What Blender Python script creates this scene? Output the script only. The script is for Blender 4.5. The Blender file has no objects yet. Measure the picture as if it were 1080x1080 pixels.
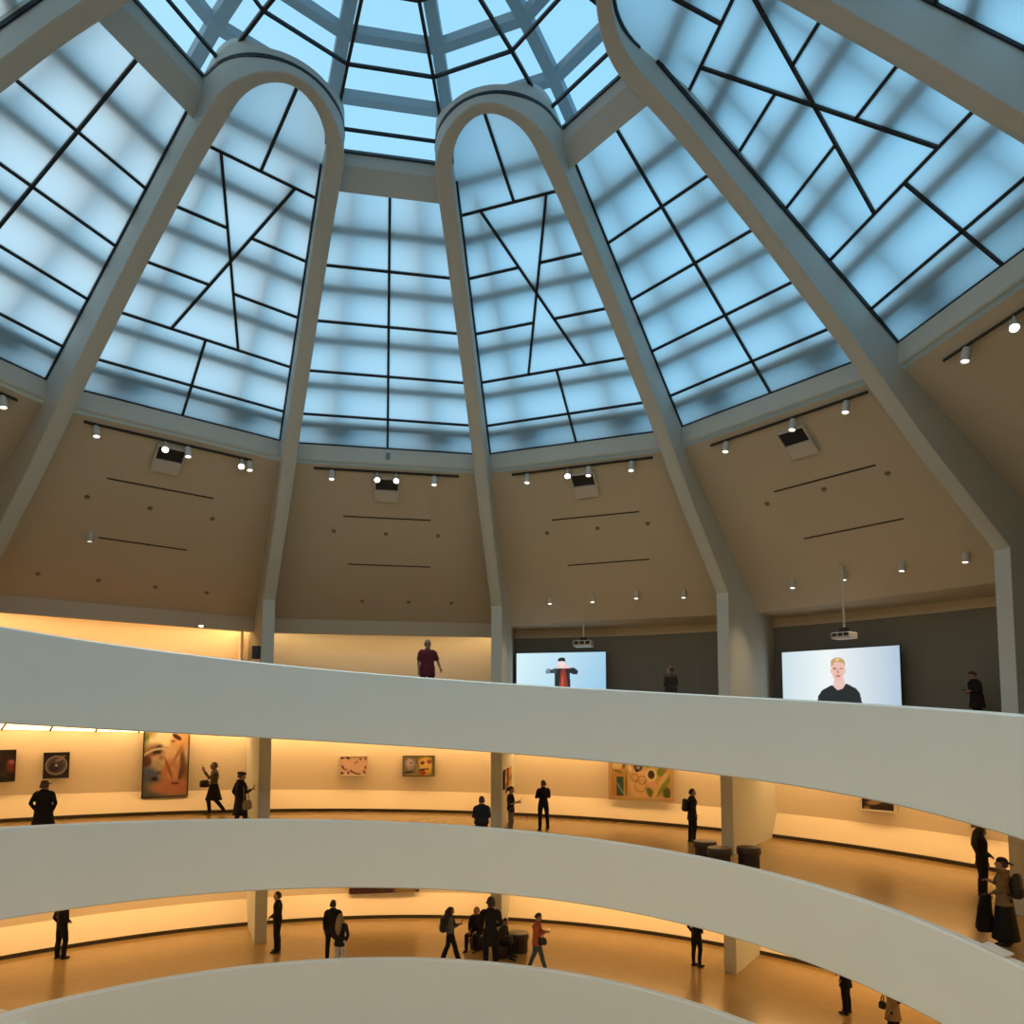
import bpy, bmesh, math, random
from math import sin, cos, tan, pi, radians, atan2, hypot, sqrt
from mathutils import Vector, Matrix
random.seed(7)
S = bpy.context.scene
COL = S.collection
# ------------------------------------------------------------------ camera
F_PX, PITCH, YAW = 768.3696, 0.0754, 0.1841
CAM = Vector((0.0, -10.972, 0.2618))
CX, CY = 544.486, 702.511
cd = bpy.data.cameras.new('camera'); co = bpy.data.objects.new('camera', cd); COL.objects.link(co)
cd.sensor_width = 36.0; cd.lens = 36.0 * F_PX / 1080.0
cd.shift_x = -(CX - 540.0) / 1080.0; cd.shift_y = (CY - 540.0) / 1080.0
cd.clip_start = 0.02; cd.clip_end = 500
co.location = CAM; co.rotation_euler = (pi / 2 + PITCH, 0, -YAW)
S.camera = co
# ------------------------------------------------------------------ sky
W = bpy.data.worlds.new('world'); S.world = W; W.use_nodes = True
nt = W.node_tree; nt.nodes.clear()
wo = nt.nodes.new('ShaderNodeOutputWorld'); bg = nt.nodes.new('ShaderNodeBackground')
tc = nt.nodes.new('ShaderNodeTexCoord'); sp = nt.nodes.new('ShaderNodeSeparateXYZ')
mr = nt.nodes.new('ShaderNodeMapRange'); rp = nt.nodes.new('ShaderNodeValToRGB')
mr.inputs[1].default_value = -0.9; mr.inputs[2].default_value = 0.7
nt.links.new(tc.outputs['Generated'], sp.inputs[0]); nt.links.new(sp.outputs[0], mr.inputs[0])
nt.links.new(mr.outputs[0], rp.inputs[0])
rp.color_ramp.elements[0].color = (0.78, 0.92, 0.97, 1); rp.color_ramp.elements[1].color = (0.26, 0.62, 0.90, 1)
mid = rp.color_ramp.elements.new(0.45); mid.color = (0.37, 0.70, 0.93, 1)
nt.links.new(rp.outputs[0], bg.inputs[0]); bg.inputs[1].default_value = 1.2
nt.links.new(bg.outputs[0], wo.inputs[0])
# ------------------------------------------------------------------ exposure
S.view_settings.view_transform = 'Standard'; S.view_settings.look = 'None'
S.view_settings.exposure = 0.0; S.view_settings.gamma = 1.0; S.view_settings.use_curve_mapping = False
COVE_STRENGTH = 6.5
TRACK_W = 150.0
# ------------------------------------------------------------------ helpers
AX = 0.5478                                   # bearing of the building's axis of symmetry

def ray(px, py):
    u, w = (px - CX) / F_PX, -(py - CY) / F_PX
    y = cos(PITCH) - sin(PITCH) * w; z = sin(PITCH) + cos(PITCH) * w
    return Vector((cos(YAW) * u + sin(YAW) * y, -sin(YAW) * u + cos(YAW) * y, z))

def on_cyl(px, py, R):
    d = ray(px, py); a = d.x**2 + d.y**2; b = 2 * (d.x * CAM.x + d.y * CAM.y); c = CAM.x**2 + CAM.y**2 - R * R
    t = (-b + sqrt(b * b - 4 * a * c)) / 2 / a
    return CAM + d * t

def bearing(P): return math.degrees(atan2(P.x, P.y))

def pol(r, deg, z=0.0): return Vector((r * sin(radians(deg)), r * cos(radians(deg)), z))

class Bay:
    """local frame of one of the twelve bays: rho outwards along its centre line, lat across"""
    def __init__(s, c):
        a = radians(c + AX); s.c = c
        s.e = Vector((sin(a), cos(a), 0)); s.n = Vector((cos(a), -sin(a), 0))
    def __call__(s, rho, lat, z): return s.e * rho + s.n * lat + Vector((0, 0, z))
    def hit(s, px, py, r0, z0, k):
        d = ray(px, py); t = (z0 + k * (r0 - s.e.dot(CAM)) - CAM.z) / (d.z + k * s.e.dot(d))
        P = CAM + d * t
        return s.e.dot(P), s.n.dot(P)

class MB:
    def __init__(s): s.v = []; s.f = []; s.m = []
    def add(s, vs, fs, mi=0):
        o = len(s.v); s.v += [tuple(v) for v in vs]
        for f in fs: s.f.append([i + o for i in f]); s.m.append(mi)
    def poly(s, vs, mi=0): s.add(vs, [list(range(len(vs)))], mi)
    def box(s, c, ex, ey, ez, mi=0):
        c = Vector(c); ex, ey, ez = Vector(ex), Vector(ey), Vector(ez)
        vs = [c + ex * i + ey * j + ez * k for k in (-1, 1) for j in (-1, 1) for i in (-1, 1)]
        s.add(vs, [(0, 2, 3, 1), (4, 5, 7, 6), (0, 1, 5, 4), (2, 6, 7, 3), (0, 4, 6, 2), (1, 3, 7, 5)], mi)
    def bar(s, a, b, up, w, h, mi=0):
        a, b, up = Vector(a), Vector(b), Vector(up)
        d = (b - a); L = d.length; d.normalize(); sd = d.cross(up).normalized(); u = sd.cross(d).normalized()
        s.box((a + b) / 2, d * L / 2, sd * w / 2, u * h / 2, mi)
    def sweep(s, rings, closed=True, caps=True, mi=0):
        n = len(rings[0]); o = len(s.v)
        for r in rings: s.v += [tuple(p) for p in r]
        for i in range(len(rings) - 1):
            for j in range(n if closed else n - 1):
                k = (j + 1) % n
                s.f.append([o + i * n + j, o + i * n + k, o + (i + 1) * n + k, o + (i + 1) * n + j]); s.m.append(mi)
        if caps and closed:
            s.f.append([o + j for j in range(n)][::-1]); s.m.append(mi)
            s.f.append([o + (len(rings) - 1) * n + j for j in range(n)]); s.m.append(mi)
    def tube(s, pts, rad, n=10, mi=0, round_ends=False, squash=None):
        """tube through pts; rad number or list; squash=(axis vector, factor) flattens the section along an axis"""
        pts = [Vector(p) for p in pts]; m = len(pts)
        rad = [rad] * m if not hasattr(rad, '__len__') else list(rad)
        if round_ends:
            P, R = [], []
            d0 = (pts[0] - pts[1]).normalized(); d1 = (pts[-1] - pts[-2]).normalized()
            for a in (80, 45): P.append(pts[0] + d0 * rad[0] * sin(radians(a))); R.append(rad[0] * cos(radians(a)))
            P += pts; R += rad
            for a in (45, 80): P.append(pts[-1] + d1 * rad[-1] * sin(radians(a))); R.append(rad[-1] * cos(radians(a)))
            pts, rad, m = P, R, len(P)
        rings = []; ref = None
        for i in range(m):
            t = (pts[min(i + 1, m - 1)] - pts[max(i - 1, 0)]).normalized()
            if ref is None:
                ref = Vector((1, 0, 0)) if abs(t.x) < 0.8 else Vector((0, 1, 0))
            x = (ref - t * ref.dot(t)).normalized(); y = t.cross(x); ref = x
            ring = []
            for k in range(n):
                q = x * cos(2 * pi * k / n) * rad[i] + y * sin(2 * pi * k / n) * rad[i]
                if squash: q = q - squash[0] * (q.dot(squash[0]) * (1 - squash[1]))
                ring.append(pts[i] + q)
            rings.append(ring)
        s.sweep(rings, mi=mi)
    def loft(s, secs, n=16, mi=0):
        """stack of (center, rx, ry) ellipses in the xy plane"""
        s.sweep([[Vector(c) + Vector((rx * cos(2 * pi * k / n), ry * sin(2 * pi * k / n), 0)) for k in range(n)] for c, rx, ry in secs], mi=mi)
    def ball(s, c, r, n=14, mi=0):
        c = Vector(c); r = (r, r, r) if not hasattr(r, '__len__') else r
        rings = []
        for i in range(1, n // 2 + 1):
            t = pi * i / (n // 2 + 1)
            rings.append([c + Vector((r[0] * sin(t) * cos(2 * pi * k / n), r[1] * sin(t) * sin(2 * pi * k / n), -r[2] * cos(t))) for k in range(n)])
        s.sweep(rings, mi=mi)
    def lathe(s, prof, c, ax=(0, 0, 1), n=20, mi=0):
        c, ax = Vector(c), Vector(ax).normalized(); x = ax.orthogonal().normalized(); y = ax.cross(x)
        s.sweep([[c + ax * h + (x * cos(2 * pi * k / n) + y * sin(2 * pi * k / n)) * r for k in range(n)] for r, h in prof], mi=mi)
    def mesh(s, name):
        me = bpy.data.meshes.new(name); me.from_pydata(s.v, [], s.f)
        me.polygons.foreach_set('material_index', s.m); me.update()
        bm = bmesh.new(); bm.from_mesh(me); bmesh.ops.recalc_face_normals(bm, faces=bm.faces); bm.to_mesh(me); bm.free()
        return me
    def build(s, name, mats, parent=None, smooth=False, bevel=0, origin=None):
        me = s.mesh(name)
        for m in (mats if isinstance(mats, (list, tuple)) else [mats]): me.materials.append(m)
        if smooth: me.polygons.foreach_set('use_smooth', [True] * len(me.polygons))
        o = bpy.data.objects.new(name, me); COL.objects.link(o)
        if parent is not None:
            o.parent = parent; 
            if not getattr(s, 'local', False): o.matrix_parent_inverse = parent.matrix_basis.inverted()
        elif origin is not None:
            o.location = origin; me.transform(Matrix.Translation(-Vector(origin)))
        if bevel:
            b = o.modifiers.new('bevel', 'BEVEL'); b.width = bevel; b.segments = 2; b.limit_method = 'ANGLE'
        if smooth: 
            for p in me.polygons: p.use_smooth = True
            try: me.set_sharp_from_angle(angle=radians(40))
            except Exception: pass
        return o

def tag(o, label, cat, group=None, kind=None):
    o['label'] = label; o['category'] = cat
    if group: o['group'] = group
    if kind: o['kind'] = kind
    return o

def struct(o, label, cat, group=None): return tag(o, label, cat, group, 'structure')

def empty(name, loc, label=None, cat=None, group=None, rz=0.0, kind=None):
    o = bpy.data.objects.new(name, None); COL.objects.link(o); o.location = loc; o.rotation_euler = (0, 0, rz)
    o.empty_display_size = 0.2
    if label: tag(o, label, cat, group, kind)
    return o

# ------------------------------------------------------------------ materials
def mat(name, col, rough=0.6, metal=0.0, bump=0.0, scale=20.0, var=0.0, spec=0.5):
    m = bpy.data.materials.new(name); m.use_nodes = True; n = m.node_tree; b = n.nodes['Principled BSDF']
    b.inputs['Roughness'].default_value = rough; b.inputs['Metallic'].default_value = metal
    b.inputs['Specular IOR Level'].default_value = spec
    c = (col[0], col[1], col[2], 1); b.inputs['Base Color'].default_value = c
    if bump or var:
        t = n.nodes.new('ShaderNodeTexCoord'); z = n.nodes.new('ShaderNodeTexNoise'); z.inputs['Scale'].default_value = scale
        z.inputs['Detail'].default_value = 4
        n.links.new(t.outputs['Object'], z.inputs['Vector'])
        if var:
            r = n.nodes.new('ShaderNodeValToRGB')
            r.color_ramp.elements[0].color = tuple(max(0, x * (1 - var)) for x in col) + (1,)
            r.color_ramp.elements[1].color = tuple(min(1, x * (1 + var)) for x in col) + (1,)
            n.links.new(z.outputs[0], r.inputs[0]); n.links.new(r.outputs[0], b.inputs['Base Color'])
        if bump:
            u = n.nodes.new('ShaderNodeBump'); u.inputs['Strength'].default_value = bump; u.inputs['Distance'].default_value = 0.02
            n.links.new(z.outputs[0], u.inputs['Height']); n.links.new(u.outputs[0], b.inputs['Normal'])
    return m

def emis(name, col, strength):
    m = bpy.data.materials.new(name); m.use_nodes = True; n = m.node_tree; b = n.nodes['Principled BSDF']
    b.inputs['Base Color'].default_value = (0.02, 0.02, 0.02, 1); b.inputs['Emission Color'].default_value = (*col, 1)
    b.inputs['Emission Strength'].default_value = strength
    return m

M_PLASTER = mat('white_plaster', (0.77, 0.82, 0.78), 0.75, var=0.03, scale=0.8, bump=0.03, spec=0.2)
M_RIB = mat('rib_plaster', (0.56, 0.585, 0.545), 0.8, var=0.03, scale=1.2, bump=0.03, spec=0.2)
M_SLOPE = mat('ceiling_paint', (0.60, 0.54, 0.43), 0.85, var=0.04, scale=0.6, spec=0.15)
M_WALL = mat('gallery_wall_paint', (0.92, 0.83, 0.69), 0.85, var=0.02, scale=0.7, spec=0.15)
M_GREY = mat('charcoal_wall_paint', (0.23, 0.23, 0.205), 0.9, var=0.06, scale=0.7, spec=0.15)
M_FLOOR = mat('polished_floor', (0.36, 0.245, 0.10), 0.2, var=0.10, scale=2.5, spec=0.6)
M_BASE = mat('dark_baseboard', (0.055, 0.045, 0.035), 0.6)
M_BAR = mat('dark_glazing_metal', (0.02, 0.025, 0.03), 0.45, 0.3)
M_STEEL = mat('outer_skylight_steel', (0.14, 0.22, 0.26), 0.5)
M_BLACK = mat('black_plastic', (0.012, 0.012, 0.013), 0.5)
M_LAMPW = mat('lamp_white_enamel', (0.62, 0.60, 0.55), 0.4)
M_DARKSLOT = mat('dark_slot', (0.03, 0.025, 0.02), 0.7)
M_COVE = emis('cove_light_diffuser', (1.0, 0.555, 0.205), COVE_STRENGTH)
M_COVE_DIM = emis('top_cove_diffuser', (1.0, 0.66, 0.30), COVE_STRENGTH * 0.42)
M_LIT = emis('lit_lamp_face', (1.0, 0.93, 0.86), 14.0)

def pane_mat():
    m = bpy.data.materials.new('frosted_skylight_glass'); m.use_nodes = True; n = m.node_tree; n.nodes.clear()
    o = n.nodes.new('ShaderNodeOutputMaterial'); t = n.nodes.new('ShaderNodeBsdfTranslucent'); g = n.nodes.new('ShaderNodeBsdfDiffuse')
    x = n.nodes.new('ShaderNodeMixShader'); x.inputs[0].default_value = 0.04
    t.inputs[0].default_value = (0.97, 0.985, 0.99, 1); g.inputs[0].default_value = (0.6, 0.7, 0.75, 1)
    n.links.new(t.outputs[0], x.inputs[1]); n.links.new(g.outputs[0], x.inputs[2]); n.links.new(x.outputs[0], o.inputs[0])
    return m
def clear_mat():
    m = bpy.data.materials.new('clear_skylight_glass'); m.use_nodes = True; n = m.node_tree; n.nodes.clear()
    o = n.nodes.new('ShaderNodeOutputMaterial'); t = n.nodes.new('ShaderNodeBsdfTransparent'); g = n.nodes.new('ShaderNodeBsdfTranslucent')
    x = n.nodes.new('ShaderNodeMixShader'); x.inputs[0].default_value = 0.16
    t.inputs[0].default_value = (0.93, 0.97, 1, 1)
    g.inputs[0].default_value = (0.9, 0.95, 0.98, 1)
    n.links.new(t.outputs[0], x.inputs[1]); n.links.new(g.outputs[0], x.inputs[2]); n.links.new(x.outputs[0], o.inputs[0])
    return m
M_PANE = pane_mat(); M_CLEAR = clear_mat()

# ------------------------------------------------------------------ the spiral ramp (bearing theta runs on, one turn per level)
def interp(k, x):
    if x <= k[0][0]: return k[0][1]
    for (a, p), (b, q) in zip(k, k[1:]):
        if x <= b: return p + (q - p) * (x - a) / (b - a)
    return k[-1][1]
K_TOP = [(-150, 3.505), (100, 0.322), (300, -1.869), (460, -3.614), (660, -5.752), (820, -7.07), (1080, -9.9), (1210, -11.3)]
K_BOT = [(-150, 1.362), (80, -1.349), (120, -1.95), (300, -3.793), (460, -5.258), (660, -7.80), (820, -9.12), (1080, -11.95), (1210, -13.3)]
K_RAD = [(-150, 20.3), (90, 20.3), (290, 19.2), (440, 19.2), (650, 17.4), (800, 17.4), (1010, 16.3), (1210, 16.3)]
K_HP = [(-150, 0.70), (120, 0.72), (250, 0.85), (1210, 0.85)]
RI = 9.92
zt = lambda t: interp(K_TOP, t)
zb = lambda t: interp(K_BOT, t)
Rw = lambda t: interp(K_RAD, t)
zf = lambda t: zt(t) - interp(K_HP, t)

def strip(prof, t0, t1, step=2.0):
    """open sweep of prof(theta) -> [(r, z)] along the spiral"""
    mb = MB(); n = max(2, int(round((t1 - t0) / step)) + 1)
    mb.sweep([[pol(r, t, z) for r, z in prof(t)] for t in [t0 + (t1 - t0) * i / (n - 1) for i in range(n)]], closed=False, caps=False)
    return mb
def prof_parapet(t):
    a, b, f = zt(t), zb(t), zf(t); w = 0.20
    return [(Rw(t) - 0.3, f + 0.0 - 0.55), (RI + 0.35, b + 0.10), (RI + 0.03, b), (RI, b + 0.03), (RI, a - 0.035), (RI + 0.035, a), (RI + w - 0.02, a), (RI + w, a - 0.02), (RI + w, f)]
TURNS = [(-150, 180, 'upper'), (180, 540, 'middle'), (540, 900, 'lower'), (900, 1200, 'bottom')]
for i, (a, b, nm) in enumerate(TURNS):
    o = strip(prof_parapet, a, b).build('parapet_wall', M_PLASTER, smooth=True)
    struct(o, ['uppermost white curving parapet band crossing in front of the two screens', 'second white curving parapet band below the big figure paintings',
               'third white curving parapet band at the foot of the picture', 'white parapet band of the lowest ramp, hidden below the others'][i], 'parapet')
    o = strip(lambda t: [(RI + 0.1, zf(t)), (13.5, zf(t)), (Rw(t) + 0.15, zf(t))], a, b).build('floor', M_FLOOR, smooth=True)
    struct(o, ['ramp floor behind the uppermost parapet', 'glossy tan ramp floor behind the second parapet with three stools', 'glossy tan ramp floor behind the third parapet where seated visitors gather', 'ramp floor of the lowest turn'][i], 'floor')
WALL_LABEL = {1: 'warmly lit gallery wall with the paintings on the middle ramp', 2: 'warmly lit gallery wall behind the people on the lower ramp', 3: 'gallery wall of the lowest ramp'}
HW = {1: 2.95, 2: 2.6, 3: 2.5}                              # height where the walls meet the light cove
for i in (1, 2, 3):
    a, b, nm = TURNS[i]
    o = strip(lambda t: [(Rw(t), zf(t) + 0.12), (Rw(t) + 0.60, zf(t) + 0.80), (Rw(t) + 0.56, zf(t) + HW[i])], a, b).build('wall_' + nm, M_WALL, smooth=True)
    struct(o, WALL_LABEL[i], 'wall')
    o = strip(lambda t: [(Rw(t) - 0.03, zf(t)), (Rw(t) - 0.03, zf(t) + 0.12), (Rw(t) + 0.02, zf(t) + 0.12)], a, b).build('baseboard_' + nm, M_BASE)
    struct(o, ['', 'dark baseboard below the painting wall of the middle ramp', 'dark baseboard along the lower ramp wall', 'dark baseboard of the lowest ramp wall'][i], 'baseboard')
    cv = strip(lambda t: [(Rw(t) + 0.53, zf(t) + HW[i]), (Rw(t) - 0.35, zf(t) + HW[i] + 0.4)], a, b).build('ceiling_light_cove_' + nm, M_COVE)
    struct(cv, ['', 'glowing slanted light cove above the painting wall of the middle ramp', 'glowing slanted light cove of the lower ramp', 'glowing light cove of the lowest ramp'][i], 'cove light')
    mb = MB(); t = a + 2.0
    while t < b:
        mb.bar(pol(Rw(t) + 0.51, t, zf(t) + HW[i] - 0.01), pol(Rw(t) - 0.35, t, zf(t) + HW[i] + 0.385), (0, 0, 1), 0.05, 0.05); t += 4.0
    mb.build('divider', M_BASE, cv)
mb = MB(); BC = Vector((-9.4, 5.4, 0)); RB = 2.5                  # rounded balcony bulging into the void at the lower left
mb.sweep([[BC + Vector((q * sin(radians(a)), q * cos(radians(a)), z)) for q, z in [(RB - 0.5, -8.5), (RB, -8.5), (RB, -6.16), (RB - 0.03, -6.11), (0.01, -6.11)]] for a in range(0, 361, 10)], caps=False)
struct(mb.build('parapet_wall', M_PLASTER, smooth=True), 'bright rounded parapet corner at the bottom left', 'parapet')
g = MB(); g.lathe([(0.01, 0), (22, 0), (22, -0.2), (0.01, -0.2)], (0, 0, -14.2), n=48)
struct(g.build('floor', M_FLOOR), 'rotunda ground floor far below the ramps', 'floor')

# ------------------------------------------------------------------ skylight dome
C15 = cos(radians(15))
ZG = lambda rho: 8.55 + 0.694 * (11.06 - rho)               # frosted glass planes
ZS = lambda rho: 8.0 - 0.6056 * (rho - 11.2)                # sloping ceiling planes
RHO_END = 17.65
K_FRONT = [(0, 14.6), (3.4, 13.0), (3.7, 12.8), (4.6, 12.25), (5.3, 11.85), (5.85, 11.5), (7.8, 10.08), (10.0, 8.35), (12.15, 6.5), (15.0, 4.35)]
def oc_z(r): return interp([(0, 14.05), (2.0, 13.84), (3.35, 13.56), (4.5, 13.22), (5.05, 12.92), (5.6, 12.5)], r)

HAIRPIN_LABEL = {-30: 'white hairpin rib arching around the second skylight window from the left', 30: 'white hairpin rib arching around the narrow skylight window above the centre',
                 90: 'large white hairpin rib crossing the upper right corner', -90: 'white hairpin rib at the upper left corner'}
def hairpin(c):
    B = Bay(c); RC, R = 4.79, 1.24
    st = []                                                  # (rho, lat, direction, half width)
    t15 = tan(radians(15))
    outer = [20.9, 18.4, 16.5, 15.0]
    inner = [15.0 - 0.5 * i for i in range(1, 21)] + [4.7]   # r along the leg down to the arch
    def leg(s):
        L = []
        for r in outer: L.append((r, s))
        L.append((14.999, s))
        for r in inner: L.append((r, s))
        return L
    rings = []
    def ring(P, dirv, hw, z0, z1):
        sd = Vector((dirv.y, -dirv.x, 0)).normalized(); bv = 0.025
        a, b = sd * hw, sd * (hw - bv)
        return [P - b + Vector((0, 0, z0)), P + b + Vector((0, 0, z0)), P + a + Vector((0, 0, z0 + bv)), P + a + Vector((0, 0, z1)), P - a + Vector((0, 0, z1)), P - a + Vector((0, 0, z0 + bv))]
    def station(r, s, dirsign):
        ph = radians(c + AX + 15 * s); d = Vector((sin(ph), cos(ph), 0)); P = d * r
        rho = r * C15
        top = ZS(rho) + 0.25 if rho > 11.2 else ZG(rho) + 0.10
        if r > 18.5: top = 4.3
        z0 = -14.0 if r >= 15.0 else interp(K_FRONT, r)
        return ring(P, d * dirsign, 0.19, z0, top)
    for r, s in leg(-1): rings.append(station(r, s, -1))
    # semicircle tangent to both legs
    a0 = 75
    for i in range(25):
        a = -a0 + 2 * a0 * i / 24.0                          # angle from the inward direction
        u = min(1, (a0 - abs(a)) / 50.0); u = u * u * (3 - 2 * u)
        rho = RC - R * cos(radians(a)) + 0.05 * u; lat = R * sin(radians(a))
        P = B(rho, lat, 0); dv = B.e * (sin(radians(a))) + B.n * cos(radians(a))
        r = hypot(rho, lat); top = (ZG(rho) + 0.10) * (1 - u) + 13.25 * u
        rings.append(ring(P, dv, 0.19 - 0.05 * u, interp(K_FRONT, r), max(top, interp(K_FRONT, r) + 0.12)))
    for r, s in reversed(leg(1)): rings.append(station(r, s, 1))
    mb = MB(); mb.sweep(rings)
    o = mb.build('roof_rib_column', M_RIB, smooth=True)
    sm = MB(); q = []                                        # dark glazing seam where the oculus glass meets the arch
    for i in range(27):
        a = -88 + 176 * i / 26.0; u = max(0, 1 - (abs(a) / 75.0) ** 2)
        q.append(B(RC + 0.04 - 1.41 * cos(radians(a)) + 0.07 * u, 1.43 * sin(radians(a)), 12.95 + 0.13 * u))
    for p0, p1 in zip(q, q[1:]): sm.bar(p0, p1, (0, 0, 1), 0.07, 0.07)
    sm.build('glazing_seam', M_BAR, o)
    if c in HAIRPIN_LABEL: struct(o, HAIRPIN_LABEL[c], 'rib')
    else: struct(o, 'white hairpin rib of the dome above and behind the viewer', 'rib', 'hairpin ribs behind the viewer')
for c in (-30, 30, 90, -90, 150, -150): hairpin(c)

up = lambda B: (B.e * 0.694 + Vector((0, 0, 1))).normalized()
def edge(rho): return rho * tan(radians(15)) - 0.21
def window(c, arched, idx, label, grp):
    B = Bay(c); u = up(B)
    zz = (lambda rho: ZG(rho) if rho > 5.64 else ZG(5.64) + 0.36 * (5.64 - rho)) if arched else ZG   # the arched panes flatten towards the crown
    G = lambda rho, lat, dz=0.0: B(rho, lat, zz(rho) + dz)
    t15 = tan(radians(15))
    w = empty('window_%d' % idx, G(8.0, 0)); struct(w, label, 'window', grp)
    top = 5.0
    mb = MB()
    if arched:
        pts = [G(5.64, -5.64 * t15 + .1), G(5.64, 5.64 * t15 - .1)]
        mb.poly([G(11.12, -11.12 * t15 + .1), G(11.12, 11.12 * t15 - .1), pts[1], pts[0]])
        pts += [G(4.79 - 1.24 * cos(radians(a)), 1.24 * sin(radians(a))) for a in range(75, -76, -10)]
    else:
        pts = [G(11.12, -11.12 * t15 + .1), G(11.12, 11.12 * t15 - .1), G(top, top * t15 - .1), G(top, -top * t15 + .1)]
    mb.poly(pts); mb.build('frosted_pane', M_PANE, w)
    fr = MB()
    bar = lambda a, b, wd=0.06: fr.bar(G(*a, -0.01), G(*b, -0.01), u, wd, 0.07)
    for rho in (10.22, 9.11, 7.95, 6.79):
        if not arched: bar((rho, -edge(rho)), (rho, edge(rho)))
    if not arched: bar((5.0, 0), (11.06, 0))
    else:
        X = lambda rho: 0.81 * (rho - 7.38) / 1.72           # the crossing pair of diagonals
        bar((3.75, 0.05), (5.64, 0.03)); bar((5.64, -edge(5.64)), (5.64, edge(5.64)))
        bar((5.64, X(5.64)), (9.11, X(9.11))); bar((5.64, -X(5.64)), (9.11, -X(9.11)))
        for rho in (6.81, 7.97):
            q = abs(X(rho)); bar((rho, -edge(rho)), (rho, -q)); bar((rho, q), (rho, edge(rho)))
        for rho in (9.11, 10.24): bar((rho, -edge(rho)), (rho, edge(rho)))
        bar((9.11, 0.0), (11.06, 0.02))
    for s in (-1, 1):
        bar((4.9, s * (edge(4.9) + 0.0)), (11.08, s * (edge(11.08))), 0.06)
    bar((11.05, -edge(11.05)), (11.05, edge(11.05)), 0.07)
    if arched:
        a = [(4.84 - 1.07 * cos(radians(k)), 1.07 * sin(radians(k))) for k in range(-74, 75, 8)]
        for p, q in zip(a, a[1:]): bar(p, q, 0.05)
    fr.build('glazing_bars', M_BAR, w)
    # framing of the outer weather skylight, seen blurred through the frosted glass
    of = MB()
    for rho in (5.1, 6.23, 7.37, 8.5, 9.59, 10.60):
        q = rho * t15 + 0.3; of.bar(G(rho, -q, 0.24), G(rho, q, 0.24), u, 0.25, 0.2)
    for k in (-0.55, 0.45): of.bar(G(5.4, k * 5.4 * t15, 0.34), G(11.4, k * 11.4 * t15, 0.34), u, 0.15, 0.16)
    for k in (-0.5, 0.5): of.box(G(10.95, k * 11 * t15, 0.55), B.n * 0.45, (B.e - Vector((0, 0, 0.694))).normalized() * 0.16, u * 0.1)
    of.box(B(11.42, 0, ZG(11.06) + 0.42), B.n * 2.9, B.e * 0.08, (0, 0, 0.3))
    of.build('outer_skylight_frame', M_STEEL, w)
WL = {0: 'straight gridded skylight window in the middle of the dome, two columns of panes', 60: 'straight gridded skylight window right of the centre, leaning left', -60: 'straight gridded skylight window at the left edge of the dome',
      120: 'skylight window at the extreme upper right corner', 30: 'narrow round-topped skylight window with crossing diagonal bars, right of the centre grid',
      -30: 'round-topped skylight window with crossing diagonal bars, left of the centre grid', 90: 'largest round-topped skylight window with crossing bars at the upper right',
      -90: 'round-topped skylight window at the extreme upper left corner'}
k = 1
for c in range(0, 360, 30):
    cc = c if c <= 180 else c - 360
    window(cc, cc % 60 != 0, k, WL.get(cc, 'frosted skylight window of the dome above the viewer'), None if cc in WL else 'skylight windows above the viewer'); k += 1
BEAM_POS = {0: 'middle gridded', 60: 'right-hand gridded', -60: 'left-hand gridded', 120: 'far right corner', 30: 'narrow arched', -30: 'left arched', 90: 'largest arched', -90: 'far left arched'}
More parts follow.
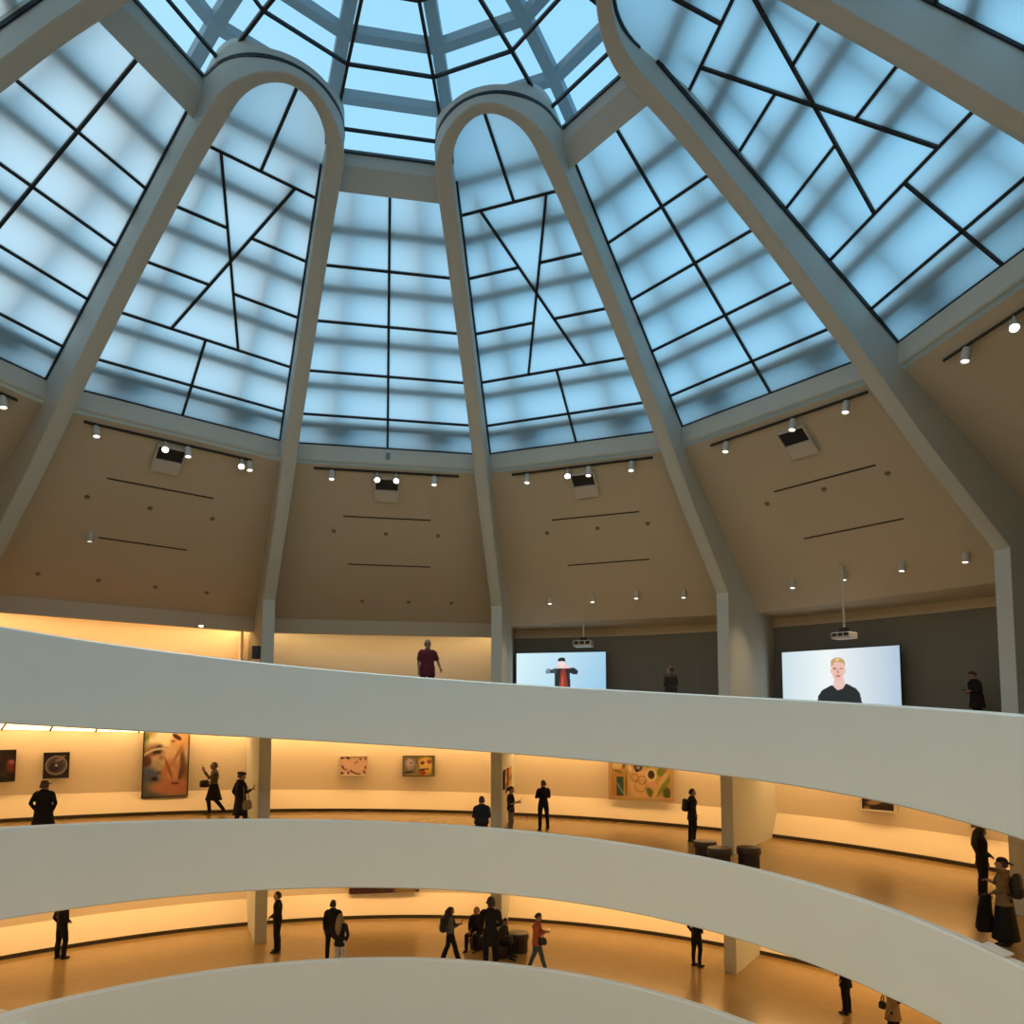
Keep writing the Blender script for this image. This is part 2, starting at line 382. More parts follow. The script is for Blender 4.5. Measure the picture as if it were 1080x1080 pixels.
for c in range(0, 360, 30):
    cc = c if c <= 180 else c - 360
    B = Bay(cc); t15 = tan(radians(15))
    vis = cc in BEAM_POS
    def span(prof, w=0.0): return [[B(rho, s * (rho * t15 - 0.1), z) for rho, z in prof] for s in (-1, 1)]
    if cc % 60 == 0:                                        # ring beam under the oculus, between the hairpins
        mb = MB(); mb.sweep([[B(rho, s * 1.45, z) for rho, z in [(5.14, 12.22), (4.90, 12.60), (4.86, 12.66), (4.86, 12.98), (5.14, 12.75)]] for s in (-1, 1)])
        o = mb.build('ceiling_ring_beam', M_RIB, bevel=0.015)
        sm = MB(); sm.bar(B(4.85, -1.15, 12.98), B(4.85, 1.15, 12.98), (0, 0, 1), 0.06, 0.07); sm.build('glazing_seam', M_BAR, o)
        struct(o, ('white cross beam on top of the %s skylight window' % BEAM_POS[cc]) if vis else 'white cross beam at the oculus above the viewer', 'beam', None if vis else 'beams above the viewer')
    mb = MB(); mb.sweep(span([(11.02, 8.09), (11.02, 8.52), (11.06, 8.56), (11.5, 8.56), (11.5, 8.05), (11.05, 8.05)]))
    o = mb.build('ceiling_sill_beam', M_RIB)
    struct(o, ('white sill beam under the %s skylight window' % BEAM_POS[cc]) if vis else 'white sill beam of the dome behind the viewer', 'beam', None if vis else 'sill beams behind the viewer')
    mb = MB(); mb.sweep([[B(11.2, s * 11.2 * t15, ZS(11.2)), B(14.4, s * 14.4 * t15, ZS(14.4)), B(RHO_END, s * RHO_END * t15, ZS(RHO_END)), B(21.2, s * 21.2 * t15, ZS(RHO_END) - 0.06)] for s in (-1, 1)], closed=False, caps=False)
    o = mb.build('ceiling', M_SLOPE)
    struct(o, ('beige sloping ceiling panel below the %s skylight window' % BEAM_POS[cc]) if vis else 'beige sloping ceiling panel behind the viewer', 'ceiling', None if vis else 'sloping ceilings behind the viewer')
    # top gallery wall of this bay; the two bays with screens are dark grey and have no cove
    dark = cc in (30, 60, 90)
    mb = MB(); n = 9; z1 = ZS(RHO_END) - 0.03
    rr = 20.0 if dark else 20.3
    A = [cc + AX - 15 + 30 * i / (n - 1) for i in range(n)]
    th = [a if a > -150 else a for a in A]
    mb.sweep([[pol(rr, a, min(zf(max(a, -150)), 1.0) - 1.6), pol(rr, a, z1)] for a in th], closed=False, caps=False)
    o = mb.build('wall_gallery', M_GREY if dark else M_WALL)
    if vis: struct(o, {30: 'dark grey gallery wall behind the left screen', 60: 'dark grey gallery wall behind the right screen', 90: 'dark wall strip at the right edge of the top ramp', 0: 'warm lit wall behind the man in the maroon shirt',
        -30: 'warm lit wall of the top ramp left of the first pillar', -60: 'warm lit wall at the upper left of the top ramp', -90: 'top gallery wall outside the left edge', 120: 'top gallery wall outside the right edge'}[cc], 'wall')
    else: struct(o, 'top gallery wall behind the viewer', 'wall', 'top gallery walls behind the viewer')
    if dark:
        mb = MB(); mb.sweep([[pol(19.92, a, z1 - 0.32), pol(19.92, a, z1), pol(20.02, a, z1), pol(20.02, a, z1 - 0.32)] for a in th])
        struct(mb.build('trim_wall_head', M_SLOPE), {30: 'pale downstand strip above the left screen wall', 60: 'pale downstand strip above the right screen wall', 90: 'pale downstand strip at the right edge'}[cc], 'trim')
    else:
        mb = MB(); mb.box(B(RHO_END, 0, z1 - 0.20), B.n * (RHO_END * t15 - 0.15), B.e * 0.09, (0, 0, 0.27))
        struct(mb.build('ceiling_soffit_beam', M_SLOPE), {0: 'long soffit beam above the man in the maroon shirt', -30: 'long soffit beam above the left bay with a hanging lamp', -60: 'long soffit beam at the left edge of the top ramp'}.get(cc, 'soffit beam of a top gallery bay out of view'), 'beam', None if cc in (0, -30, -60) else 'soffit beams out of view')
        mb = MB(); mb.sweep([[B(18.9, s * (18.9 * t15 - 0.3), z1 - 0.12), B(19.6, s * (19.6 * t15 - 0.3), z1 - 0.06)] for s in (-1, 1)], closed=False, caps=False)
        struct(mb.build('ceiling_light_cove', M_COVE if cc < -15 else M_COVE_DIM), {0: 'hidden light cove behind the soffit beam of the middle bay', -30: 'hidden light cove of the left bay', -60: 'hidden light cove at the left edge'}.get(cc, 'light cove of a top gallery bay out of view'), 'cove light', None if cc in (0, -30, -60) else 'light coves out of view')

# oculus: shallow inner glass dome with thin bars, heavier outer dome above
oc = empty('window_13', (0, 0, 13.5)); struct(oc, 'clear twelve-sided glass oculus at the crown of the dome', 'window')
RR = [0.02, 1.0, 2.0, 3.35, 4.5, 5.05]
mb = MB(); mb.sweep([[pol(r / (1 if r < 0.1 else 1), 15 + 30 * j + AX, oc_z(r)) for j in range(12)] for r in RR + [5.4]], caps=False)
mb.build('clear_pane', M_CLEAR, oc)
mb = MB()
for j in range(12):
    a = 15 + 30 * j + AX
    for r0, r1 in zip(RR, RR[1:]): mb.bar(pol(r0, a, oc_z(r0)), pol(r1, a, oc_z(r1)), (0, 0, 1), 0.065, 0.07)
    for r in (1.0, 2.0, 3.35, 4.6): 
        if r < 4 or (j % 2 == 1): mb.bar(pol(r, a, oc_z(r)), pol(r, a + 30, oc_z(r)), (0, 0, 1), 0.055, 0.06)
mb.build('glazing_bars', M_BAR, oc)
mb = MB(); OZ = lambda r: oc_z(min(r, 5.0)) + 1.25 - max(0, r - 5.0) * 0.55
for j in range(12):
    a = 15 + 30 * j + AX
    pr = [0.3, 2.4, 3.8, 4.95, 6.4]
    for r0, r1 in zip(pr, pr[1:]): mb.bar(pol(r0, a, OZ(r0)), pol(r1, a, OZ(r1)), (0, 0, 1), 0.26, 0.22)
    for r in (2.4, 3.8, 4.95): mb.bar(pol(r, a, OZ(r)), pol(r, a + 30, OZ(r)), (0, 0, 1), 0.22, 0.2)
mb.build('outer_skylight_frame', M_STEEL, oc)
# ------------------------------------------------------------------ lamps, tracks, vents and slots on the sloping ceilings
BAYN = {-60: 'left-edge', -30: 'left arched', 0: 'middle gridded', 30: 'narrow arched', 60: 'right gridded', 90: 'largest arched'}
ORD = ['first', 'second', 'third', 'fourth', 'fifth']
def slope_pt(B, px, py): return B.hit(px, py, 11.2, 8.0, 0.6056)
def sp(B, rho, lat, off=0.0):
    nrm = (B.e * -0.6056 - Vector((0, 0, 1))).normalized()
    return B(rho, lat, ZS(rho)) + nrm * off
def spotlight(P, aim, lit, label, group, power=0.0, warm=False, drop=0.16):
    """white can lamp hanging a little below P and pointing along aim"""
    t = empty('spotlight', P, label, 'lamp', group)
    aim = Vector(aim).normalized()
    c = P + Vector((0, 0, -drop))
    mb = MB(); mb.tube([P + Vector((0, 0, 0.01)), c], 0.022, 8); mb.build('stem', M_LAMPW, t, smooth=True)
    mb = MB(); mb.lathe([(0.03, -0.16), (0.075, -0.15), (0.085, -0.12), (0.09, 0.12), (0.095, 0.14), (0.08, 0.14), (0.078, 0.11), (0.01, 0.11)], c, aim, 18)
    mb.build('lamp_body', M_LAMPW, t, smooth=True)
    mb = MB(); mb.lathe([(0.001, 0.125), (0.06, 0.122), (0.077, 0.115), (0.06, 0.112), (0.001, 0.112)], c, aim, 16)
    mb.build('lamp_face', M_LIT if lit else M_LITDIM, t)
    if power:
        ld = bpy.data.lights.new('spot_bulb', 'SPOT'); ld.energy = power; ld.color = (1.0, 0.74, 0.46) if warm else (0.90, 1.0, 0.97); ld.spot_size = radians(110); ld.spot_blend = 0.8
        ld.shadow_soft_size = 0.08
        lo = bpy.data.objects.new('spot_bulb', ld); COL.objects.link(lo); lo.parent = t
        lo.location = c + aim * 0.2 - P; lo.rotation_euler = aim.to_track_quat('-Z', 'Y').to_euler()
    return t
M_LITDIM = emis('dim_lamp_face', (1.0, 0.93, 0.82), 2.2)
TRACKS = {-60: ((-30, 400), (17, 421)), -30: ((89, 440), (264, 487)), 0: ((331, 492.5), (484, 501.5)), 30: ((540, 499), (689, 482)), 60: ((750, 468.5), (916, 412)), 90: ((992, 375), (1100, 318))}
LAMPS = {-60: [(2, 420, 0)], -30: [(102, 451, 0), (175, 467, 1), (199, 472, 0), (255, 486, 1), (264, 487, 0)], 0: [(350, 498, 0), (398, 503, 1), (418, 503, 1), (458, 504, 0)],
         30: [(556, 502, 0), (599, 498, 1), (621, 495, 0), (666, 490, 0)], 60: [(765, 467, 0), (836, 444, 0), (893, 426, 0)], 90: [(1017, 366, 0), (1067, 332, 1)]}
SLOTS = {-30: [((113, 504), (225, 526)), ((104, 566.5), (197, 580.5))], 0: [((362, 544), (454, 549)), ((367, 595), (454, 598))], 30: [((582, 549), (674, 539)), ((599, 597), (685, 589))],
         60: [((816, 518), (924, 491)), ((848, 568), (953, 547))]}
DOTS = {-30: [(92, 524), (158, 536), (224, 547), (40, 605), (104, 612), (164, 619), (218, 625)], 0: [(352, 560), (407, 563), (462, 565), (382, 634), (431, 635), (476, 636)],
        30: [(577, 562), (630, 557), (683, 552)], 60: [(809, 531), (869, 516), (936, 499)]}
VENTS = {-30: (180, 476), 0: (408, 508), 30: (615, 503), 60: (837, 457)}
LOW = {30: [(580, 638), (625, 636), (671, 632), (721, 631)], 60: [(836, 620), (890, 611), (951, 601), (1018, 591)]}
M_FITTING = mat('brown_ceiling_fitting', (0.22, 0.18, 0.12), 0.6)
AIM_DOWN = (0.0, 0.0, -1.0)
for c in range(0, 360, 30):
    c = c if c <= 180 else c - 360
    B = Bay(c); nrm = (B.e * -0.6056 - Vector((0, 0, 1))).normalized(); dn = (B.e - Vector((0, 0, 0.6056))).normalized()
    target = Vector((0, 0, -4)) - B.e * 6
    if c in TRACKS:
        (a, b) = [slope_pt(B, *q) for q in TRACKS[c]]
        rho_t = (a[0] + b[0]) / 2
        mb = MB(); mb.bar(sp(B, rho_t, a[1], 0.05), sp(B, rho_t, b[1], 0.05), nrm, 0.042, 0.06)
        tag(mb.build('lighting_track', M_DARKSLOT), 'thin dark lighting track under the %s skylight window' % BAYN[c], 'lighting track', 'lighting tracks')
        for i, (px, py, lit) in enumerate(LAMPS[c]):
            rho, lat = slope_pt(B, px, py - 6)
            P = sp(B, rho_t, lat, 0.10)
            aim = (Vector(CAM) - P).normalized() * 0.8 + Vector((0, 0, -0.5)) if lit else (target - P).normalized() * 0.35 + Vector((0, 0, -1.0))
            spotlight(P, aim, lit, '%s white can spotlight %son the track under the %s skylight window' % (ORD[i] if len(LAMPS[c]) > 1 else 'only', 'glaring ' if lit else '', BAYN[c]), 'track spotlights under the skylight', TRACK_W * (2.0 if lit else 0.7))
        for q0, q1 in SLOTS.get(c, []):
            a, b = slope_pt(B, *q0), slope_pt(B, *q1); r = (a[0] + b[0]) / 2
            mb = MB(); mb.bar(sp(B, r, a[1], 0.0), sp(B, r, b[1], 0.0), nrm, 0.05, 0.02)
            tag(mb.build('ceiling_slot', M_DARKSLOT), 'long dark %s slot in the sloping ceiling under the %s skylight window' % ('upper' if q0 == SLOTS[c][0][0] else 'lower', BAYN[c]), 'ceiling slot', 'ceiling slots')
        for i, q in enumerate(DOTS.get(c, [])):
            a = slope_pt(B, *q); mb = MB(); mb.lathe([(0.001, 0.0), (0.075, 0.0), (0.06, 0.035), (0.001, 0.04)], sp(B, a[0], a[1], 0.0), nrm, 12)
            o = mb.build('ceiling_detector', M_FITTING)
            tag(o, 'small round fitting, %s in the %s row, ceiling under %s window' % (ORD[i if i < 3 else i - 3], 'upper' if i < 3 else 'lower', BAYN[c]), 'ceiling fitting', 'small ceiling fittings')
        if c in VENTS:
            a = slope_pt(B, *VENTS[c]); P = sp(B, a[0] + 0.12, a[1], 0.0)
            t = empty('air_vent', P, 'square white air vent with a dark mouth under the %s skylight window' % BAYN[c], 'vent', 'ceiling air vents')
            mb = MB()                                          # open wedge-shaped hood
            for s in (-1, 1): mb.box(P + B.n * 0.36 * s + nrm * 0.05 + dn * 0.1, B.n * 0.02, dn * 0.42, nrm * 0.07)
            mb.box(P + dn * 0.36 + nrm * 0.07, B.n * 0.36, dn * 0.22, nrm * 0.05); mb.box(P - dn * 0.31 + nrm * 0.03, B.n * 0.36, dn * 0.03, nrm * 0.05)
            mb.build('hood', M_LAMPW, t)
            mb = MB()
            for k in range(6): mb.box(P + dn * (-0.25 + 0.075 * k) + nrm * 0.05, B.n * 0.34, dn * 0.02 + nrm * 0.02, nrm * 0.006)
            mb.box(P - dn * 0.06 + nrm * 0.012, B.n * 0.34, dn * 0.22, nrm * 0.008)
            mb.build('louvre', M_DARKSLOT, t)
        for i, q in enumerate(LOW.get(c, [])):
            a = slope_pt(B, q[0], q[1] - 9); P = sp(B, a[0], a[1], 0.0)
            spotlight(P, (target - P).normalized() * 0.25 + Vector((0, 0, -1)), 0, '%s can spotlight from the left low on the ceiling above the %s screen' % (ORD[i], 'left' if c == 30 else 'right'), 'spotlights above the screens', 160.0, warm=True)
    else:
        for lat in (-2.0, 0.0, 2.0):  # unseen lamps added in the remaining bays to bring more light inside
            P = sp(B, 11.7, lat, 0.0); spotlight(P, target - P, 1, 'unseen white can spotlight added for fill on the dome ceiling behind the viewer', 'added fill spotlights behind the viewer', TRACK_W)
# lamp hanging from the soffit beam of the left bay, and one under the lower slot
B = Bay(-30); P0 = on_cyl(212, 655, 17.45); P = Vector((P0.x, P0.y, ZS(RHO_END) - 0.1))
spotlight(P, (0.1, -0.3, -1), 1, 'lit lamp hanging in front of the soffit beam of the left bay', 'soffit lamps', 0, drop=0.25)
a = slope_pt(B, 95, 563); spotlight(sp(B, a[0], a[1], 0), AIM_DOWN, 0, 'small spotlight at the left end of the lower slot in the left bay', 'track spotlights under the skylight', 0, drop=0.1)
# little grey box on the middle sill beam
B = Bay(0); mb = MB(); mb.box(B(11.0, 0.02, 8.30), B.n * 0.06, B.e * 0.04, (0, 0, 0.09))
tag(mb.build('junction_box', M_STEEL), 'little grey box on the sill beam under the middle skylight window', 'box')
# black loudspeaker on the side of the first pillar
B = Bay(-30); ph = radians(-15 + AX); d = Vector((sin(ph), cos(ph), 0)); n = Vector((-d.y, d.x, 0)); n = n if n.x < 0 else -n
P = d * 15.6 + n * 0.33; z = on_cyl(266, 688, 15.6).z
t = empty('loudspeaker', P + Vector((0, 0, z)), 'black loudspeaker fixed to the side of the pillar left of the man in maroon', 'loudspeaker')
mb = MB(); mb.box(P + Vector((0, 0, z)), d * 0.12, n * 0.13, (0, 0, 0.22)); mb.build('cabinet', M_BLACK, t, bevel=0.015)
mb = MB(); mb.box(P + Vector((0, 0, z)) - d * 0.125, d * 0.01, n * 0.11, (0, 0, 0.19)); mb.build('grille', M_BAR, t)
# upright panel edge at the end of the left bay's wall
P = on_cyl(254, 686, 19.6); mb = MB(); mb.box(Vector((P.x, P.y, 2.4)), n * 0.05, d * 0.5, (0, 0, 1.45))
struct(mb.build('wall_return', M_WALL), 'narrow white wall return at the right end of the left bay', 'wall')

# ------------------------------------------------------------------ projectors
def projector(px, top_py, py, rho, c, label, w=0.36):
    B = Bay(c); d = ray(px, py); t = (rho - B.e.dot(CAM)) / B.e.dot(d); P = CAM + d * t
    zc = ZS(min(rho, RHO_END)) - (0.0 if rho < RHO_END else 0.04)
    o = empty('projector', P, label, 'projector', 'projectors in front of the screens')
    mb = MB(); mb.tube([Vector((P.x, P.y, zc)), P + Vector((0, 0, 0.2))], 0.03, 10); mb.lathe([(0.001, 0), (0.09, 0), (0.09, -0.03), (0.001, -0.03)], (P.x, P.y, zc), n=14)
    mb.build('pole', M_LAMPW, o, smooth=True)
    mb = MB(); mb.box(P + Vector((0, 0, 0.17)), B.n * 0.11, B.e * 0.11, (0, 0, 0.07)); mb.build('mount', M_BLACK, o, bevel=0.01)
    mb = MB(); mb.box(P, B.n * w, B.e * 0.26, (0, 0, w / 3)); b = mb.build('housing', M_LAMPW, o, bevel=0.03)
    for k in (-0.61 * w, 0.0, 0.61 * w):
        mb = MB(); mb.box(P - B.e * 0.265 + B.n * k + Vector((0, 0, 0.02)), B.n * w * 0.24, B.e * 0.01, (0, 0, w / 6)); mb.build('vent_grille', M_DARKSLOT, b)
    mb = MB(); mb.lathe([(0.001, 0), (0.06, 0), (0.07, 0.05), (0.05, 0.06), (0.001, 0.05)], P + B.e * 0.26 - B.n * 0.13, B.e, 16); mb.build('lens', M_BLACK, o)
projector(615.5, 656, 679, 17.75, 30, 'white projector hanging on a pole in front of the left screen')
projector(890.5, 637, 670.5, 16.2, 60, 'white projector hanging on a pole in front of the right screen', 0.29)

# ------------------------------------------------------------------ pictures painted onto fine grids
def attr_mat(name, emit=0.0, rough=0.6):
    m = bpy.data.materials.new(name); m.use_nodes = True; n = m.node_tree; b = n.nodes['Principled BSDF']
    a = n.nodes.new('ShaderNodeAttribute'); a.attribute_name = 'paint'
    if emit:
        b.inputs['Base Color'].default_value = (0.01, 0.01, 0.01, 1); n.links.new(a.outputs['Color'], b.inputs['Emission Color']); b.inputs['Emission Strength'].default_value = emit
    else:
        z = n.nodes.new('ShaderNodeTexNoise'); z.inputs['Scale'].default_value = 9.0; z.inputs['Detail'].default_value = 6
        h = n.nodes.new('ShaderNodeMixRGB'); h.blend_type = 'OVERLAY'; h.inputs[0].default_value = 0.2
        n.links.new(a.outputs['Color'], h.inputs[1]); n.links.new(z.outputs[0], h.inputs[2]); n.links.new(h.outputs[0], b.inputs['Base Color'])
    b.inputs['Roughness'].default_value = rough
    return m
M_PAINT = attr_mat('oil_paint'); M_VIDEO = attr_mat('video_image', 1.0)
def lin(c): return tuple((x / 255 / 12.92) if x <= 10 else ((x / 255 + 0.055) / 1.055) ** 2.4 for x in c)
def inside(poly, x, y):
    r = False; j = len(poly) - 1
    for i in range(len(poly)):
        (a, b), (c, d) = poly[i], poly[j]
        if (b > y) != (d > y) and x < (c - a) * (y - b) / (d - b) + a: r = not r
        j = i
    return r
def shade(layers, u, v, aspect, bgc, warm=None):
    c = bgc(u, v) if callable(bgc) else lin(bgc)
    for L in layers:
        k = L[0]
        if k == 'e':                                          # ellipse cx cy rx ry angle colour softness
            _, cx, cy, rx, ry, an, col, soft = L; dx, dy = (u - cx) * aspect, v - cy; a = radians(an)
            x = (dx * cos(a) + dy * sin(a)) / rx; y = (-dx * sin(a) + dy * cos(a)) / ry; q = hypot(x, y)
            soft = soft if warm is None else soft * 0.45; w = 1.0 if q < 1 - soft else (0.0 if q > 1 + soft else (1 + soft - q) / (2 * soft + 1e-6))
        elif k == 'r':                                        # ring cx cy radius width colour
            _, cx, cy, rr, wd, col = L; q = abs(hypot((u - cx) * aspect, v - cy) - rr) / wd; w = max(0, 1 - q)
        else:
            w = 1.0 if inside(L[1], u, v) else 0.0; col = L[2]
        if w > 0:
            col = lin(col); c = tuple(p * (1 - w) + q * w for p, q in zip(c, col))
    return c if warm is None else tuple(min(1, x * k) for x, k in zip(c, warm))
def picture(name, C, ex, ez, w, h, layers, bgc, m, nx, ny, parent):
    """grid of w x h centred at C in the plane of ex / ez carrying the colours of the layers"""
    vs, fs, cols = [], [], []
    for j in range(ny + 1):
        for i in range(nx + 1):
            u, v = i / nx, j / ny
            vs.append(tuple(C + ex * (u - 0.5) * w + ez * (v - 0.5) * h)); cols.append(shade(layers, u, v, w / h, bgc, None if m is M_VIDEO else (0.95, 1.12, 1.75)))
    for j in range(ny):
        for i in range(nx): a = j * (nx + 1) + i; fs.append((a, a + 1, a + nx + 2, a + nx + 1))
    me = bpy.data.meshes.new(name); me.from_pydata(vs, [], fs); me.materials.append(m)
    ca = me.color_attributes.new('paint', 'FLOAT_COLOR', 'POINT')
    for i, q in enumerate(cols): ca.data[i].color = (*q, 1)
    o = bpy.data.objects.new(name, me); COL.objects.link(o); o.parent = parent; o.matrix_parent_inverse = parent.matrix_basis.inverted()
    return o
ZV = Vector((0, 0, 1))
def screen(P0, P1, ztop, hgt, label, layers, bgc):
    d = (P1 - P0); d.z = 0; w = d.length; ex = d.normalized(); nv = Vector((ex.y, -ex.x, 0)); nv = nv if nv.dot(CAM - P0) > 0 else -nv
    C = (P0 + P1) / 2; C.z = ztop - hgt / 2
    o = empty('video_screen', C, label, 'screen', 'video screens on the dark walls')
    mb = MB(); mb.box(C - nv * 0.05, ex * (w / 2 + 0.02), nv * 0.045, ZV * (hgt / 2 + 0.02)); mb.build('housing', M_BLACK, o)
    mb = MB()
    for s in (-1, 1): mb.box(C - nv * 0.24 + ex * s * w * 0.3, ex * 0.06, nv * 0.16, ZV * 0.3)
    mb.build('wall_bracket', M_BLACK, o)
    picture('video_image', C + nv * 0.002, ex, ZV, w, hgt, layers, bgc, M_VIDEO, 200, 112, o)
def px2uv(box, pts):                                          # photo pixels of a screen's face to 0..1
    x0, y0, x1, y1 = box; return [((x - x0) / (x1 - x0), 1 - (y - y0) / (y1 - y0)) for x, y in pts]
A0, A1 = on_cyl(544.8, 687.5, 19.2), on_cyl(638.8, 689.2, 19.2)
H_A = 2.15
bxA = (544.8, 688.2, 638.8, 688.2 + 94 * H_A / (A1 - A0).length)
q = lambda *p: px2uv(bxA, p)
def bgA(u, v): 
    t = max(0, min(1, (u - 0.1) * 0.9 + (1 - v) * 0.25)); a, b = lin((212, 240, 248)), lin((150, 200, 232)); return tuple(x + (y - x) * t for x, y in zip(a, b))
SK, JK, JK2 = (240, 205, 200), (38, 42, 46), (66, 72, 78)
screen(A0, A1, (A0.z + A1.z) / 2, H_A, 'bright video screen showing a person in a red shirt with hands before the face', [
    ('p', q((585, 750), (585.5, 708), (588, 704.5), (600, 704.5), (601.5, 709), (602.5, 750)), JK),
    ('p', q((589.5, 750), (590.5, 722), (592, 707), (596.5, 705), (599, 722), (600, 750)), (150, 54, 44)),
    ('p', q((592, 734), (593, 712), (594.5, 712), (595.5, 734)), (196, 92, 70)),
    ('p', q((588, 704), (583, 705.5), (577, 706.5), (575.5, 708.5), (577.5, 710), (584, 709.5), (588, 710)), JK2),
    ('p', q((575.5, 708.5), (577, 705), (581, 704.5), (580, 709.5)), (120, 150, 160)),
    ('p', q((600, 704), (606, 704), (610, 707.5), (609.5, 711), (605, 711), (600, 709)), JK),
    ('p', q((589.6, 704.5), (589.3, 697), (590, 694.8), (596, 694.8), (596.5, 698), (595.8, 704.5)), (246, 222, 220)),
    ('p', q((588, 705), (588.5, 701.5), (592, 700.5), (593, 704.8)), SK), ('p', q((594, 705), (594.5, 701.8), (600, 702), (601.5, 700.3), (602, 704.5)), SK),
    ('p', q((588.8, 697.6), (589.2, 694.4), (592, 693.4), (595.5, 693.6), (596.8, 695), (596.4, 697.8), (593, 697)), (28, 34, 42))], bgA)
B0, B1 = on_cyl(824.6, 686.5, 19.2), on_cyl(948.6, 682.5, 19.3)
H_B = 2.25
zB = (B0.z + B1.z) / 2
def onB(px, py):                                              # photo pixel -> u, v on the right screen
    d = (B1 - B0); d.z = 0; w = d.length; ex = d.normalized(); nv = Vector((ex.y, -ex.x, 0)); r = ray(px, py)
    t = nv.dot(B0 - CAM) / nv.dot(r); P = CAM + r * t
    return ((P - B0).dot(ex) / w, 1 - (zB - P.z) / H_B)
q = lambda *p: [onB(*k) for k in p]
def bgB(u, v):
    t = min(1, abs(u - 0.42) * 1.7); a, b = lin((240, 246, 246)), (lin((186, 216, 228)) if u < 0.42 else lin((176, 198, 218))); return tuple(x + (y - x) * t for x, y in zip(a, b))
FC, FD, HR, TE = (236, 190, 178), (206, 150, 138), (196, 160, 104), (34, 40, 42)
screen(B0, B1, zB, H_B, 'large bright video screen showing a blond person in a black shirt against pale blue', [
    ('p', q((861, 752), (863, 734), (867, 728), (877, 722.5), (885, 724.5), (893, 721), (903, 726), (907, 731), (911.5, 752)), TE),
    ('p', q((879, 724), (880, 715), (890, 715), (891.5, 722.5), (888, 727), (883, 727.5)), (232, 196, 188)),
    ('p', q((876.5, 702), (877, 697.5), (883, 695.5), (889.5, 697.5), (891, 704), (890, 712), (886.5, 718), (882, 718.5), (878.5, 714), (877, 708)), FC),
    ('p', q((875.6, 706), (876.8, 705.5), (877.4, 710), (876.2, 710)), FC), ('p', q((891, 706), (892.4, 705.5), (892, 710), (890.6, 710.5)), FC),
    ('p', q((878.5, 704.6), (882, 704.3), (882, 706), (879, 706)), (150, 112, 104)), ('p', q((885.5, 704.3), (889, 704.4), (888.6, 706), (885.6, 706)), (150, 112, 104)),
    ('p', q((883, 706), (884.6, 706), (885.2, 710), (882.6, 710.2)), FD), ('p', q((881.3, 712.4), (886.6, 712.2), (886, 713.8), (882, 714)), (188, 106, 104)),
    ('p', q((876, 702.5), (876.4, 697), (879.5, 694.2), (885, 693.2), (889, 695), (891.4, 698.5), (891, 703.5), (889.6, 699.6), (884, 698), (879.5, 699), (877.4, 702.8)), HR),
    ('p', q((880, 697.5), (882, 694.4), (886, 694.6), (884, 697.2)), (228, 202, 148))], bgB)

# ------------------------------------------------------------------ paintings
def painting(x0, y0, x1, y1, lv, off, label, cat, layers, bgc, frame, fw, depth=0.07, extra=0.0, grp='paintings on the middle ramp wall', nx=60, ny=60):
    """canvas whose left / right / top / bottom edges stand at the given photo pixels on the wall of ramp level lv"""
    xm = (x0 + x1) / 2
    R0 = Rw(math.degrees(atan2(ray(xm, y0).x, 1)) + 360 * (lv - 1)); 
    Pm = on_cyl(xm, y1, R0 + off); R = Rw(bearing(Pm) + 360 * (lv - 1)) + off
    P0, P1 = on_cyl(x0, y1, R), on_cyl(x1, y1, R); Pt = on_cyl(xm, y0, R); Pb = on_cyl(xm, y1, R)
    d = P1 - P0; d.z = 0; w = d.length; ex = d.normalized(); nv = Vector((ex.y, -ex.x, 0)); nv = nv if nv.dot(CAM - P0) > 0 else -nv
    h = Pt.z - Pb.z + extra; C = (P0 + P1) / 2; C.z = Pb.z + h / 2
    o = empty('framed_painting' if fw else 'canvas_painting', C, label, cat, grp)
    picture('canvas', C + nv * 0.001, ex, ZV, w - 2 * fw, h - 2 * fw, layers, bgc, M_PAINT, nx, ny, o)
    mb = MB(); mb.box(C - nv * (depth / 2 + 0.004), ex * (w / 2 - fw * 0.4), nv * depth / 2, ZV * (h / 2 - fw * 0.4)); mb.build('backing', M_BASE if fw else frame, o)
    if fw:
        mb = MB()
        for s in (-1, 1):
            mb.box(C + ex * s * (w / 2 - fw / 2) - nv * 0.01, ex * fw / 2, nv * 0.04, ZV * h / 2)
            mb.box(C + ZV * s * (h / 2 - fw / 2) - nv * 0.01, ex * (w / 2 - fw), nv * 0.04, ZV * fw / 2)
        mb.build('frame', frame, o, bevel=0.006)
    return o
M_FRD = mat('black_frame', (0.02, 0.018, 0.018), 0.5); M_FRW = mat('pale_wood_frame', (0.62, 0.44, 0.22), 0.5, var=0.15, scale=6); M_FRWH = mat('white_frame', (0.75, 0.72, 0.66), 0.5)
rnd = random.Random(3)
def blobs(n, cols, s0, s1, soft=0.5): return [('e', rnd.random(), rnd.random(), rnd.uniform(s0, s1), rnd.uniform(s0, s1), rnd.uniform(0, 180), rnd.choice(cols), soft) for _ in range(n)]
painting(-14, 791, 15.5, 825, 2, 0.44, 'dark painting with a red glow cut by the left edge of the picture', 'painting', blobs(14, [(40, 26, 22), (28, 20, 20), (58, 40, 30)], .1, .3) + [('e', .88, .5, .14, .2, 20, (120, 40, 36), .6), ('e', .9, .62, .1, .07, 0, (170, 90, 80), .7)], (34, 24, 22), M_FRD, 0.03)
